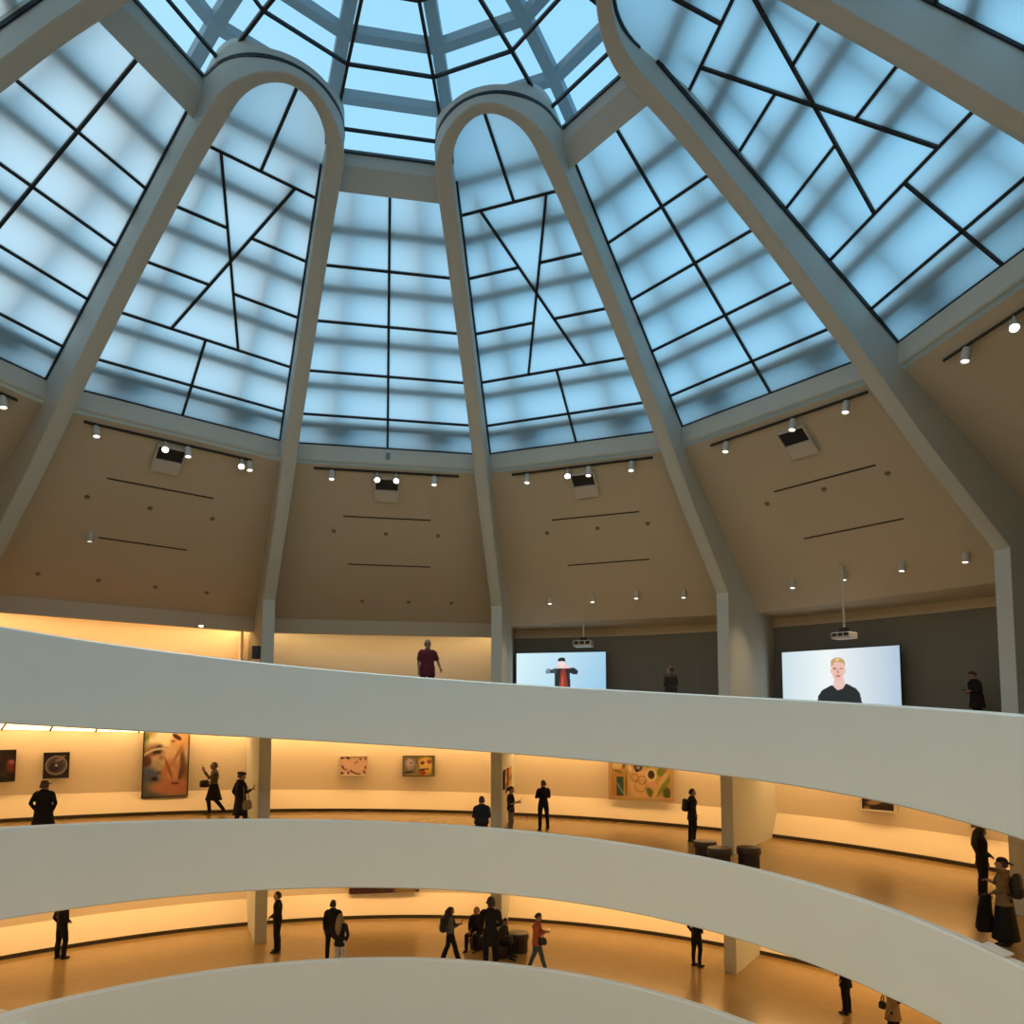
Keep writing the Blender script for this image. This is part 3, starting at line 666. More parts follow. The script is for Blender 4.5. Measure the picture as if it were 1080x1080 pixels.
painting(45, 793.5, 72.3, 821, 2, 0.44, 'small square dark painting with pale rings, above the person in the curly hair', 'painting',
         blobs(8, [(44, 32, 36), (30, 22, 26)], .1, .3) + [('e', .5, .5, .36, .36, 0, (70, 58, 60), .25), ('r', .5, .5, .37, .045, (170, 150, 110)), ('r', .5, .48, .29, .03, (110, 96, 92)), ('e', .42, .42, .2, .17, 30, (44, 32, 40), .4), ('e', .6, .72, .16, .04, 25, (150, 130, 96), .6), ('e', .5, .5, .05, .05, 0, (190, 170, 170), .8), ('e', .7, .85, .16, .035, 10, (140, 120, 90), .6)], (34, 24, 26), M_FRD, 0.03)
CA, GR, BL, FLE, OR, DK = (250, 226, 160), (110, 124, 44), (92, 98, 108), (250, 216, 160), (206, 122, 56), (56, 30, 30)
painting(149, 772, 198, 840.5, 2, 0.36, 'tall green and orange figure painting left of the person raising a phone', 'painting', [
    ('e', .10, .85, .16, .35, 0, GR, .4), ('e', .16, .8, .03, .14, 0, (190, 190, 110), .6), ('e', .85, .7, .2, .6, 0, (178, 118, 40), .4), ('e', .55, .93, .3, .12, 10, (150, 126, 58), .5), ('e', .38, .9, .18, .05, 50, DK, .5), ('e', .34, .8, .03, .12, -20, (190, 120, 60), .5),
    ('e', .42, .74, .16, .1, 30, (150, 156, 70), .5), ('e', .62, .72, .26, .26, 15, FLE, .35), ('e', .5, .6, .28, .16, -30, CA, .35), ('e', .8, .72, .12, .2, -10, (230, 170, 100), .5), ('e', .73, .81, .07, .03, -35, DK, .3), ('e', .64, .75, .03, .02, 0, (150, 110, 40), .5), ('e', .5, .65, .03, .025, 0, (180, 140, 50), .4), ('e', .53, .57, .025, .02, 0, DK, .3),
    ('e', .28, .52, .16, .2, 20, (150, 100, 60), .5), ('e', .3, .62, .05, .09, -25, DK, .5), ('e', .33, .45, .14, .12, 0, (222, 170, 124), .5), ('e', .48, .5, .08, .05, -20, (130, 56, 36), .4), ('e', .36, .34, .24, .16, 0, (196, 172, 120), .4), ('r', .36, .38, .27, .025, (238, 214, 160)), ('e', .43, .32, .1, .025, 0, (70, 40, 48), .3), ('e', .66, .44, .13, .26, 10, (238, 190, 130), .6), ('e', .6, .32, .12, .18, -12, (210, 140, 84), .6), ('e', .72, .26, .1, .14, 20, (224, 160, 104), .7), ('e', .88, .44, .04, .2, 4, (128, 88, 50), .8), ('e', .84, .3, .03, .12, -8, (110, 76, 50), .8), ('e', .56, .38, .02, .16, 20, (170, 100, 60), .8), ('e', .76, .58, .02, .14, -25, (190, 130, 70), .8), ('e', .1, .22, .16, .2, 20, BL, .5), ('e', .2, .1, .2, .12, 0, (104, 104, 96), .5), ('e', .45, .12, .22, .07, -10, (140, 130, 84), .6), ('e', .72, .12, .3, .1, 0, (210, 134, 90), .5), ('e', .72, .17, .05, .02, 0, (150, 60, 40), .4), ('e', .25, .24, .04, .03, 0, DK, .5), ('e', .05, .48, .07, .08, 0, (104, 62, 44), .5)], (176, 140, 84), M_FRD, 0.035, extra=0.35, nx=70, ny=100)
painting(358, 797.3, 387.7, 818, 2, 0.44, 'small peach painting with dark corner marks, left of the yellow one', 'painting', [('e', x, y, rx, ry, a, (88, 44, 62), .5) for x, y, rx, ry, a in [(.06, .93, .1, .05, 0), (.28, .93, .12, .06, -20), (.1, .42, .14, .05, -60), (.06, .1, .1, .06, 0), (.3, .12, .05, .09, 0), (.42, .2, .12, .05, -30), (.55, .1, .2, .04, -25), (.68, .05, .14, .04, 0), (.9, .15, .05, .12, 20), (.94, .4, .04, .1, 0), (.6, .7, .1, .03, 20), (.75, .85, .06, .06, 0), (.95, .9, .04, .1, 0)]] + [('e', .55, .6, .06, .04, 0, (210, 140, 90), .6), ('e', .2, .3, .1, .05, 30, (190, 110, 80), .6)], (240, 190, 140), M_FRWH, 0.03)
painting(424.5, 797, 458.5, 818.7, 2, 0.44, 'small yellow painting with grey and red shapes, right of the peach one', 'painting', [
    ('e', .24, .55, .36, .42, 0, (128, 112, 88), .3), ('e', .22, .6, .26, .3, 0, (170, 150, 126), .3), ('e', .2, .68, .15, .18, 0, (206, 180, 160), .4), ('e', .24, .66, .05, .05, 0, (70, 50, 50), .4), ('e', .18, .18, .3, .06, 5, (60, 48, 44), .5), ('e', .72, .5, .45, .5, 0, (206, 160, 60), .2), ('e', .72, .55, .33, .36, 0, (232, 190, 90), .4), ('e', .62, .66, .12, .09, 20, (120, 40, 44), .5), ('e', .84, .72, .13, .11, -10, (170, 70, 50), .5), ('e', .62, .3, .18, .07, 10, (96, 44, 40), .5), ('e', .78, .34, .1, .06, 0, (150, 96, 50), .5), ('e', .64, .14, .16, .12, 0, (190, 60, 40), .5), ('e', .95, .5, .04, .5, 0, (120, 104, 40), .5), ('e', .48, .5, .03, .5, 10, (90, 80, 50), .5)], (150, 130, 70), M_FRD, 0.025)
GRN = (52, 84, 56)
painting(642, 801, 711, 844.3, 2, 0.36, 'large wood-framed painting of plants and round shapes, left of the backpacker', 'painting', [
    ('e', .1, .5, .2, .6, 0, (206, 150, 70), .4), ('p', [(.09, .02), (.09, .5), (.21, .5), (.21, .02)], GRN), ('e', .15, .2, .03, .18, 30, (120, 150, 120), .6), ('e', .1, .78, .14, .1, 30, (226, 196, 120), .4), ('e', .24, .8, .12, .05, 60, (110, 96, 40), .5), ('e', .3, .7, .1, .06, -40, (240, 214, 150), .4), ('e', .12, .62, .12, .04, -20, (150, 120, 50), .5), ('e', .29, .35, .05, .5, 5, (206, 170, 90), .3), ('e', .25, .3, .02, .4, 0, (140, 110, 44), .5),
    ('e', .5, .3, .3, .4, 0, (238, 190, 116), .35), ('e', .46, .76, .12, .13, 20, (80, 60, 60), .4), ('e', .44, .66, .05, .05, 0, (46, 26, 30), .3), ('e', .46, .72, .04, .03, 0, (190, 180, 160), .5), ('e', .65, .82, .26, .12, -15, (196, 176, 84), .4), ('r', .62, .84, .1, .03, (150, 140, 60)), ('e', .4, .48, .09, .1, 0, (230, 180, 110), .3), ('r', .4, .48, .09, .03, (180, 130, 50)), ('r', .52, .42, .1, .025, (190, 120, 60)), ('r', .5, .28, .14, .02, (176, 128, 60)), ('e', .68, .55, .13, .16, 0, (244, 214, 150), .3), ('e', .68, .56, .085, .11, 0, (70, 40, 34), .3), ('e', .7, .3, .1, .1, 0, (236, 180, 120), .5), ('e', .66, .12, .08, .14, 30, (120, 124, 44), .5), ('e', .86, .66, .1, .16, -30, (120, 140, 50), .4), ('e', .82, .3, .06, .4, -30, (236, 190, 110), .4), ('e', .9, .3, .06, .3, -35, (150, 150, 60), .5), ('e', .94, .12, .1, .14, 0, (96, 104, 40), .4), ('e', .95, .8, .05, .2, -20, (190, 120, 60), .4), ('e', .98, .94, .03, .06, 0, (50, 30, 24), .5)], (214, 172, 92), M_FRW, 0.13, extra=0.25, nx=100, ny=64)
painting(907, 826, 945.5, 856.5, 2, 0.44, 'dark painting in a white frame half hidden by the parapet on the right', 'painting', blobs(16, [(60, 40, 30), (150, 110, 60), (40, 24, 24)], .05, .14) + [('e', .4, .3, .3, .1, 10, (170, 130, 80), .5)], (44, 28, 24), M_FRWH, 0.07)
painting(1022, 850, 1046, 876, 2, 0.44, 'pale framed picture almost hidden above the long-haired visitor at the right', 'painting', blobs(8, [(60, 40, 30), (90, 70, 50)], .1, .3), (60, 44, 34), M_FRWH, 0.06)
painting(368, 905, 442, 941.5, 3, 0.44, 'dark painting with red streaks, only its bottom edge showing over the lower ramp', 'painting', blobs(14, [(40, 20, 22), (150, 50, 36), (96, 70, 36)], .05, .3) + [('e', .8, .05, .3, .2, 0, (150, 120, 60), .5)], (70, 34, 28), M_FRD, 0.0, grp='paintings on the lower ramp wall')
ph = radians(15 + AX); dB = Vector((sin(ph), cos(ph), 0)); nB = Vector((cos(ph), -sin(ph), 0))
for nm_, r0, r1, ya, yb, col, label in [('canvas_painting', 15.4, 16.2, 812, 832, (96, 40, 34), 'dark red picture seen edge-on beside the second pillar'), ('canvas_painting', 16.9, 18.0, 809, 828, (206, 136, 54), 'orange picture seen edge-on behind the dark red one')]:
    rc = (r0 + r1) / 2; d0 = ray(534.5 if col[0] < 150 else 538.2, (ya + yb) / 2); L = (dB * rc + nB * 0.24); t_ = hypot(L.x - CAM.x, L.y - CAM.y) / hypot(d0.x, d0.y)
    za = CAM.z + ray(535, ya).z * t_; zb_ = CAM.z + ray(535, yb).z * t_
    C = L + Vector((0, 0, (za + zb_) / 2)); o = empty(nm_, C, label, 'painting', 'pictures on the pillar side wall')
    mb = MB(); mb.box(C - nB * 0.01, dB * (r1 - r0) / 2, nB * 0.03, ZV * (za - zb_) / 2); mb.build('backing', mat('picture_edge', lin(col), 0.6), o)
    picture('canvas', C + nB * 0.022, -dB, ZV, (r1 - r0) * .94, (za - zb_) * .94, blobs(9, [col, (60, 30, 26), (220, 170, 90)], .1, .3), col, M_PAINT, 24, 24, o)

# ------------------------------------------------------------------ stools
M_STOOL = mat('dark_brown_leather', (0.035, 0.022, 0.016), 0.45, var=0.2, scale=12); M_STOOLB = mat('dark_stool_base', (0.022, 0.015, 0.012), 0.6)
def on_floor(px, py, lv):
    th = 360.0 * (lv - 1)
    for _ in range(60):
        z = zf(th); d = ray(px, py); t = (z - CAM.z) / d.z; P = CAM + d * t; th = 0.5 * th + 0.5 * (bearing(P) + 360 * (lv - 1))
    P.z = zf(th); return P
def stool(P, label, grp, r=0.34, h=0.62):
    o = empty('round_stool', P, label, 'stool', grp)
    mb = MB(); mb.lathe([(0.001, 0.0), (r * .86, 0.0), (r * .88, 0.02), (r * .88, h - 0.2), (0.001, h - 0.2)], P, n=28); mb.build('base', M_STOOLB, o, smooth=True)
    mb = MB(); mb.lathe([(0.001, h - .21), (r * .97, h - .21), (r, h - .18), (r, h - .05), (r * .96, h - .012), (r * .8, h), (0.001, h + .005)], P, n=28); mb.build('cushion', M_STOOL, o, smooth=True)
stool(on_floor(744, 909, 2), 'dark round stool at the back, nearest the backpacker', 'stools on the middle ramp')
stool(on_floor(759, 917, 2), 'dark round stool in front, half behind the parapet', 'stools on the middle ramp')
stool(on_floor(790, 916, 2), 'dark round stool standing apart at the foot of the third pillar', 'stools on the middle ramp')
stool(on_floor(547, 1003.5, 3), 'dark round stool between the seated group and the person in the red jacket', 'stools on the lower ramp')
# text-free leaflet panel lying on the parapet
P = on_cyl(1051, 1001, RI + 0.1); th = bearing(P) + 360; P.z = zt(th) + 0.045
dr = pol(1, th); tg = Vector((dr.y, -dr.x, 0))
mb = MB(); mb.box(P, tg * 0.26 + Vector((0, 0, -0.02)), dr * 0.09 + Vector((0, 0, 0.02)), ZV * 0.012)
tag(mb.build('leaflet', M_FRWH, bevel=0.004), 'pale leaflet lying on the second parapet below the visitor in the cap', 'leaflet')
# ------------------------------------------------------------------ people
def cloth(name, c, rough=0.85): return mat(name, c, rough, var=0.25, scale=14, spec=0.2)
M_SKIN = mat('skin', (0.34, 0.20, 0.14), 0.55, spec=0.3); M_SKIN2 = mat('skin_tan', (0.24, 0.14, 0.095), 0.55, spec=0.3)
M_EYE = mat('eye', (0.02, 0.015, 0.012), 0.2); M_LIP = mat('lips', (0.34, 0.12, 0.10), 0.5)
C_BLACK = cloth('black_cloth', (0.012, 0.011, 0.012)); C_NAVY = cloth('dark_navy_cloth', (0.018, 0.020, 0.028)); C_CHAR = cloth('charcoal_cloth', (0.035, 0.034, 0.034)); C_GREY = cloth('grey_knit', (0.10, 0.10, 0.105))
C_MAROON = cloth('maroon_cotton', (0.085, 0.014, 0.020)); C_TAUPE = cloth('taupe_trousers', (0.15, 0.11, 0.085)); C_WHITE = cloth('white_trousers', (0.55, 0.50, 0.44)); C_JEAN = cloth('blue_jeans', (0.06, 0.085, 0.11))
C_RED = cloth('brick_red_jacket', (0.36, 0.085, 0.05)); C_BEIGE = cloth('beige_jacket', (0.17, 0.125, 0.075)); C_COAT = cloth('tan_coat', (0.30, 0.21, 0.13)); C_STONE = cloth('stone_grey_shirt', (0.11, 0.085, 0.06))
H_BLACK = mat('black_hair', (0.012, 0.009, 0.008), 0.5, bump=0.6, scale=60); H_BROWN = mat('brown_hair', (0.06, 0.032, 0.018), 0.5, bump=0.6, scale=60); H_GREY = mat('grey_hair', (0.17, 0.15, 0.13), 0.6, bump=0.6, scale=60)
H_BLOND = mat('dark_blond_hair', (0.20, 0.13, 0.055), 0.5, bump=0.6, scale=60)
M_SHOE = mat('dark_shoe_leather', (0.015, 0.012, 0.011), 0.4); M_PHONE = mat('phone_glass', (0.01, 0.01, 0.012), 0.15); M_BAG = mat('black_bag_fabric', (0.010, 0.010, 0.011), 0.7, bump=0.2, scale=30)
M_TOTE = mat('canvas_tote', (0.26, 0.17, 0.075), 0.8)
V = Vector
def rot(v, a, ax):                                            # degrees about x / y / z
    return Matrix.Rotation(radians(a), 3, ax) @ V(v)
class Pose:
    """joints of a figure 1.72 m tall: x to its right, y forwards, z up"""
    def __init__(s, arms=('down', 'down'), legs='stand', lean=0.0, head=(0, 0), seat=False):
        s.lean = lean; s.seat = seat
        s.pel = V((0, 0, 0.93)); s.hip = {k: V((0.095 * k, 0, 0.91)) for k in (-1, 1)}
        L = {'stand': ((0, .01, .50), (0, -.02, .085), (0, .02, .50), (0, -.01, .085)), 'walk': ((0, .17, .53), (.0, .10, .10), (0, -.03, .50), (0, -.30, .16)),
             'stride': ((0, .14, .51), (.0, .26, .09), (0, -.06, .49), (0, -.22, .10)), 'wide': ((.07, .06, .50), (.12, .10, .085), (.04, 0, .50), (.05, -.03, .085)),
             'shift': ((.02, .05, .51), (.03, .0, .085), (.01, -.02, .50), (.0, -.05, .085)), 'sit': ((.06, .44, .47), (.04, .47, .085), (.04, .43, .47), (.05, .38, .085))}[legs]
        dz = 0
        if legs == 'sit':
            dz = -0.42
            s.pel = s.pel + V((0, 0, dz)); s.hip = {k: h + V((0, 0, dz)) for k, h in s.hip.items()}
        s.knee, s.ank = {}, {}
        for k, (kn, an) in zip((1, -1), ((L[0], L[1]), (L[2], L[3]))):
            s.knee[k] = V((s.hip[k].x + kn[0] * k, kn[1], kn[2])); s.ank[k] = V((s.hip[k].x + an[0] * k, an[1], an[2]))
        s.dz = dz
        up = lambda v: rot(V(v) + V((0, 0, -0.93)), -lean, 'X') + s.pel
        s.up = up
        s.sh = {k: up((0.185 * k, -0.005, 1.395)) for k in (-1, 1)}
        s.el, s.wr, s.fdir = {}, {}, {}
        A = {'down': ((.05, -.03, -.28), (.055, .05, -.54), (0, .15, -1)), 'phone': ((.05, .02, -.27), (-.03, .24, -.20), (-.15, .9, .35)), 'read': ((.06, .0, -.27), (-.08, .23, -.24), (-.4, .9, .1)),
             'raise': ((.07, .20, -.17), (.03, .36, .06), (-.1, .25, 1)), 'crossed': ((.07, .04, -.26), (-.17, .20, -.22), (-1, .1, .15)), 'pocket': ((.11, -.06, -.26), (.01, .06, -.46), (-.3, .5, -.8)),
             'folded': ((.06, .0, -.27), (-.12, .17, -.37), (-.6, .6, -.3)), 'hip': ((.17, -.05, -.22), (.02, .04, -.38), (-.6, .2, -.5)), 'lap': ((.05, .08, -.25), (-.06, .30, -.34), (-.5, .8, -.2)), 'back': ((.05, -.10, -.26), (.06, -.12, -.52), (0, 0, -1)),
             'rail': ((.10, .02, -.26), (.14, .16, -.46), (.1, .7, -.6))}
        for k, nm in zip((1, -1), arms):
            e, w, f = A[nm]; m = lambda q: V((q[0] * k, q[1], q[2]))
            s.el[k] = s.sh[k] + rot(m(e), -lean, 'X'); s.wr[k] = s.sh[k] + rot(m(w), -lean, 'X'); s.fdir[k] = rot(m(f), -lean, 'X').normalized()
        s.neck = up((0, -0.01, 1.46)); s.hc = up((0, 0.02, 1.605)); s.hyaw, s.hpit = head
    def hd(s, v): return s.hc + rot(rot(v, s.hpit, 'X'), -s.hyaw, 'Z')

def remesh(mb, vox, name, mats, smooth_it=3):
    """one closed surface round everything in mb"""
    me = mb.mesh(name); o = bpy.data.objects.new(name, me); COL.objects.link(o)
    r = o.modifiers.new('r', 'REMESH'); r.mode = 'VOXEL'; r.voxel_size = vox
    sm = o.modifiers.new('s', 'SMOOTH'); sm.factor = 0.5; sm.iterations = smooth_it
    dg = bpy.context.evaluated_depsgraph_get(); dg.update()
    out = bpy.data.meshes.new_from_object(o.evaluated_get(dg)); bpy.data.objects.remove(o); bpy.data.meshes.remove(me)
    out.name = name; out.materials.clear()
    for m in mats: out.materials.append(m)
    out.polygons.foreach_set('use_smooth', [True] * len(out.polygons))
    return out

def hand(mb, wr, f, pal, k, mi=0):
    """five bent fingers growing from a palm at wr; f = finger direction, pal = palm normal"""
    f = f.normalized(); pal = (pal - f * pal.dot(f)).normalized(); sd = f.cross(pal) * k
    for j, (o, L) in enumerate(((-.030, .066), (-.010, .076), (.011, .070), (.031, .054))):
        a = wr + f * 0.085 + sd * o; b = a + f * L * .45 + pal * .008; c = b + f * L * .32 + pal * .018; d = c + f * L * .2 + pal * .022
        mb.tube([a - f * .02, a, b, c, d], [.0095, .0095, .009, .008, .006], 7, mi, True)
    a = wr + f * .03 - sd * .032; mb.tube([a, a + f * .03 - sd * .022 + pal * .008, a + f * .058 - sd * .030 + pal * .018], [.011, .0105, .007], 7, mi, True)

TORSO = [(.80, .02, .03), (.84, .10, .07), (.90, .160, .108), (.97, .163, .112), (1.06, .140, .098), (1.16, .142, .102), (1.27, .160, .112), (1.35, .168, .105), (1.41, .140, .085), (1.455, .075, .062), (1.50, .052, .055), (1.55, .050, .055)]
def torso(mb, P, grow, z0, z1, wide=1.0, flare=0.0, hem=None):
    secs = [(z, rx, ry) for z, rx, ry in TORSO if z0 <= z <= z1]
    rings = []
    if hem is not None and hem < z0:
        n = 5
        for i in range(n):
            z = hem + (z0 - hem) * i / n; q = 1 - i / n
            rings.append((z, .165 + flare * q, .115 + flare * 0.9 * q))
    out = []
    for z, rx, ry in rings + secs:
        c = P.up((0, 0, z)) if z >= 0.86 else V((P.pel.x, P.pel.y - (P.lean * 0.0), z + P.dz))
        out.append((c, rx * wide + grow, ry * (0.5 + wide / 2) + grow))
    mb.loft(out, 20)
def legs(mb, P, grow, flare=0.0, top=True, zcut=None):
    for k in (-1, 1):
        h, kn, an = P.hip[k], P.knee[k], P.ank[k]
        m = (h + kn) / 2 + V((0.006 * k, 0.0, 0)); c = kn + (an - kn) * 0.35 + V((0, -0.012, 0))
        mb.tube([h + V((-.012 * k, 0, .03)), m, kn, c, an], [.090 + grow, .078 + grow, .057 + grow + flare * .3, .055 + grow * .8 + flare * .6, .040 + grow + flare], 14, 0, True)
def sleeve(mb, P, k, grow, to=1.0):
    s, e, w = P.sh[k], P.el[k], P.wr[k]
    pts, r = [s + V((-.03 * k, 0, .0)), s + (e - s) * .12, s + (e - s) * .55, e], [.056 + grow, .056 + grow, .047 + grow, .041 + grow]
    if to < 1: pts, r = [pts[0], pts[1], s + (e - s) * 0.75], [r[0], r[1], .052 + grow]
    else: pts += [e + (w - e) * .5, w - (w - e).normalized() * .02]; r += [.037 + grow, .030 + grow]
    mb.tube(pts, r, 12, 0, True)

def person(label, P0, heading, H=1.72, pose=None, top=(C_BLACK, 'long'), hem=0.86, flare=0.0, trousers=C_BLACK, tflare=0.006, hair=('short', H_BLACK), hat=None, skin=M_SKIN, wide=1.0, skirt=None, extra=None, group='visitors on the ramps', shoes=M_SHOE):
    """P0 floor point, heading = compass bearing of the facing direction"""
    P = pose or Pose(); k = H / 1.72
    root = empty('person', P0, label, 'person', group, rz=-radians(heading))
    def put(me, name, par=root):
        me.transform(Matrix.Scale(k, 4)); o = bpy.data.objects.new(name, me); COL.objects.link(o); o.parent = par; return o
    # ---- body
    mb = MB(); torso(mb, P, 0, 0.80, 1.56, wide); legs(mb, P, 0)
    mb.tube([P.up((0, -.012, 1.43)), P.neck + V((0, 0, .0)), P.hc + V((0, -.015, -.06))], [.062, .055, .052], 14, 0, True)
    for s in (-1, 1):
        sleeve(mb, P, s, 0)
        f = P.fdir[s]; mb.tube([P.wr[s] - f * .03, P.wr[s] + f * .03, P.wr[s] + f * .085], [.027, .036, .034], 12, 0, True)
        a = P.ank[s]; mb.tube([a + V((0, -.045, -.045)), a + V((0.004 * s, .06, -.05)), a + V((.008 * s, .15, -.062))], [.036, .036, .026], 10, 0, True)
        mb.ball(P.hd(V((.076 * s, -.005, -.005))), (.012, .024, .034), 10)
    hv = [P.hd(V((0, y, z))) for y, z in ((0, 0),)]
    rings = []
    for z, rx, y, ry in [(-.125, .022, .052, .024), (-.112, .042, .040, .048), (-.085, .056, .024, .072), (-.04, .070, .008, .090), (.01, .076, .0, .099), (.055, .074, -.006, .098), (.09, .058, -.01, .078), (.112, .030, -.012, .042), (.119, .008, -.012, .012)]:
        rings.append([P.hd(V((rx * cos(2 * pi * i / 20), y + ry * sin(2 * pi * i / 20), z))) for i in range(20)])
    mb.sweep(rings)
    mb.tube([P.hd(V((0, .094, .025))), P.hd(V((0, .112, -.012))), P.hd(V((0, .118, -.032)))], [.008, .012, .015], 8, 0, True)      # nose
    mb.tube([P.hd(V((-.045, .080, .032))), P.hd(V((0, .094, .034))), P.hd(V((.045, .080, .032)))], [.010, .012, .010], 8, 0, True)   # brow
    mb.tube([P.hd(V((-.02, .088, -.070))), P.hd(V((.02, .088, -.070)))], [.012, .012], 8, 0, True)
    me = remesh(mb, 0.013, 'person_body', [skin, M_EYE, M_LIP], 2)
    hb = MB()
    for s in (-1, 1): hand(hb, P.wr[s], P.fdir[s], V((-s, 0.25, -0.2)) if abs(P.fdir[s].z) > .6 else V((-.3 * s, 0, -1)), s)
    for s in (-1, 1): hb.ball(P.hd(V((.031 * s, .088, .008))), (.014, .009, .009), 8, 1)
    hb.ball(P.hd(V((0, .098, -.072))), (.024, .009, .007), 8, 2)
    bm = bmesh.new(); bm.from_mesh(me); h2 = hb.mesh('h'); bm.from_mesh(h2); bm.to_mesh(me); bm.free(); bpy.data.meshes.remove(h2)
    for p in me.polygons: p.use_smooth = True
    put(me, 'body')
    # ---- clothes
    mb = MB(); torso(mb, P, .022, 0.86, 1.50 if top[1] != 'short' else 1.47, wide, flare, hem)
    for s in (-1, 1): sleeve(mb, P, s, .014, 0.7 if top[1] == 'short' else 1.0)
    if top[1] in ('coat', 'hood'): mb.tube([P.up((-.09, -.03, 1.44)), P.up((-.05, -.075, 1.47)), P.up((.05, -.075, 1.47)), P.up((.09, -.03, 1.44))], [.035, .045, .045, .035], 10, 0, True)
    put(remesh(mb, 0.015, 'top', [top[0]]), 'coat' if top[1] == 'coat' else ('jacket' if top[1] in ('jacket', 'hood') else 'shirt'))
    mb = MB(); legs(mb, P, .012, tflare); torso(mb, P, .012, 0.80, 0.99, wide)
    put(remesh(mb, 0.014, 'trousers', [trousers]), 'trousers')
    if skirt:
        mb = MB(); zs = skirt[1]; mb.loft([(V((0, 0, zs)), .20 + skirt[2], .17 + skirt[2]), (V((0, 0, (zs + .95) / 2)), .19 + skirt[2] * .55, .155 + skirt[2] * .5), (V((0, 0, .97)), .185, .135), (V((0, 0, 1.02)), .17, .12)], 22)
        put(remesh(mb, 0.016, 'skirt', [skirt[0]]), 'skirt' if len(skirt) < 4 else skirt[3])
    for s in (-1, 1):
        a = P.ank[s]; mb = MB(); mb.tube([a + V((0, -.05, -.045)), a + V((.004 * s, .05, -.046)), a + V((.008 * s, .165, -.058))], [.041, .043, .030], 12, 0, True); mb.tube([a + V((0, -.005, -.03)), a + V((0, -.005, .03))], [.046, .044], 10, 0, True)
        put(remesh(mb, 0.013, 'shoe', [shoes]), 'shoe')
    # ---- hair and headgear
    st, hm = hair
    if st:
        mb = MB()
        def cap(gx, zlo, yf):
            rr = []
            for z in (zlo, -.05, 0.0, .045, .085, .112, .128):
                if z < zlo: continue
                t = max(0, 1 - (max(z, 0) / .135) ** 2) ** .5; yb = -(.112 + gx) * t; y1 = yf(z) * (t if z > .08 else 1)
                rr.append([P.hd(V(((.084 + gx) * t * cos(2 * pi * i / 20), (y1 + yb) / 2 + (y1 - yb) / 2 * sin(2 * pi * i / 20), z))) for i in range(20)])
            mb.sweep(rr)
        if st != 'bald':
            cap(.010, -.075 if st != 'short' else -.055, lambda z: -.03 if z < .0 else (-.01 + 1.4 * z if z < .06 else .092))
        if st == 'bald': cap(.006, -.06, lambda z: -.045 if z < .03 else -.06)
        if st == 'long': mb.tube([P.hd(V((0, -.06, .05))), P.hd(V((0, -.095, -.05))), P.up((0, -.12, 1.40)), P.up((0, -.14, 1.27)), P.up((0, -.135, 1.16))], [.075, .095, .105, .095, .05], 16, 0, True)
        if st == 'long':
            for s in (-1, 1): mb.tube([P.hd(V((.070 * s, .0, .03))), P.hd(V((.082 * s, .005, -.06))), P.up((.095 * s, .0, 1.42)), P.up((.10 * s, .03, 1.30))], [.028, .034, .036, .018], 10, 0, True)
        if st == 'tail': mb.tube([P.hd(V((0, -.09, .04))), P.hd(V((0, -.135, .0))), P.hd(V((0, -.14, -.10))), P.hd(V((0, -.12, -.2)))], [.03, .036, .034, .012], 12, 0, True)
        if st == 'curly':
            r_ = random.Random(5)
            for _ in range(46):
                a, b = r_.uniform(0, 2 * pi), r_.uniform(-.5, 1.3); d = V((cos(a) * cos(b), sin(a) * cos(b), sin(b)))
                if d.y > .35 and d.z < .55: continue
                mb.ball(P.hd(V((d.x * .088, d.y * .105 - .01, d.z * .11 + .01))), .033, 8)
        put(remesh(mb, 0.011, 'hair', [hm], 2), 'hair')
    if hat:
        kind, hm2 = hat; mb = MB()
        if kind == 'beret': mb.sweep([[P.hd(V((rx * cos(2 * pi * i / 22), -.01 + ry * sin(2 * pi * i / 22), z))) for i in range(22)] for z, rx, ry in [(.04, .084, .108), (.055, .104, .126), (.08, .122, .142), (.105, .112, .128), (.125, .07, .08), (.135, .01, .01)]])
        else:
            mb.sweep([[P.hd(V((rx * cos(2 * pi * i / 22), -.008 + ry * sin(2 * pi * i / 22), z))) for i in range(22)] for z, rx, ry in [(.035, .086, .108), (.09, .078, .098), (.125, .05, .065), (.138, .01, .012)]])
            mb.tube([P.hd(V((0, (-.09 if kind == 'backcap' else .07), .045))), P.hd(V((0, (-.17 if kind == 'backcap' else .165), .025)))], [.075, .055], 14, 0, True, squash=(V((0, 0, 1)), .16))
        put(remesh(mb, 0.009, 'hat', [hm2], 2), 'hat')
    root['pose_scale'] = k
    del root['pose_scale']
    T = Matrix.Translation(P0) @ Matrix.Rotation(-radians(heading), 4, 'Z') @ Matrix.Scale(k, 4)
    return root, P, T

def at(px, hy, lv, H, rmin=10.5, r=None):
    """floor point under the head top seen at photo pixel (px, hy) for a figure about H tall; returns point and height"""
    best = None
    R = [r] if r else [rmin + 0.05 * i for i in range(170)]
    for q in R:
        Q = on_cyl(px, hy, q); th = bearing(Q) + 360 * (lv - 1)
        if q > Rw(th) - 0.45 and not r: break
        h = Q.z - zf(th)
        if best is None or abs(h - H) < abs(best[1] - H): best = (V((Q.x, Q.y, zf(th))), h)
    return best
def view_deg(P): d = P - CAM; return math.degrees(atan2(d.x, d.y))

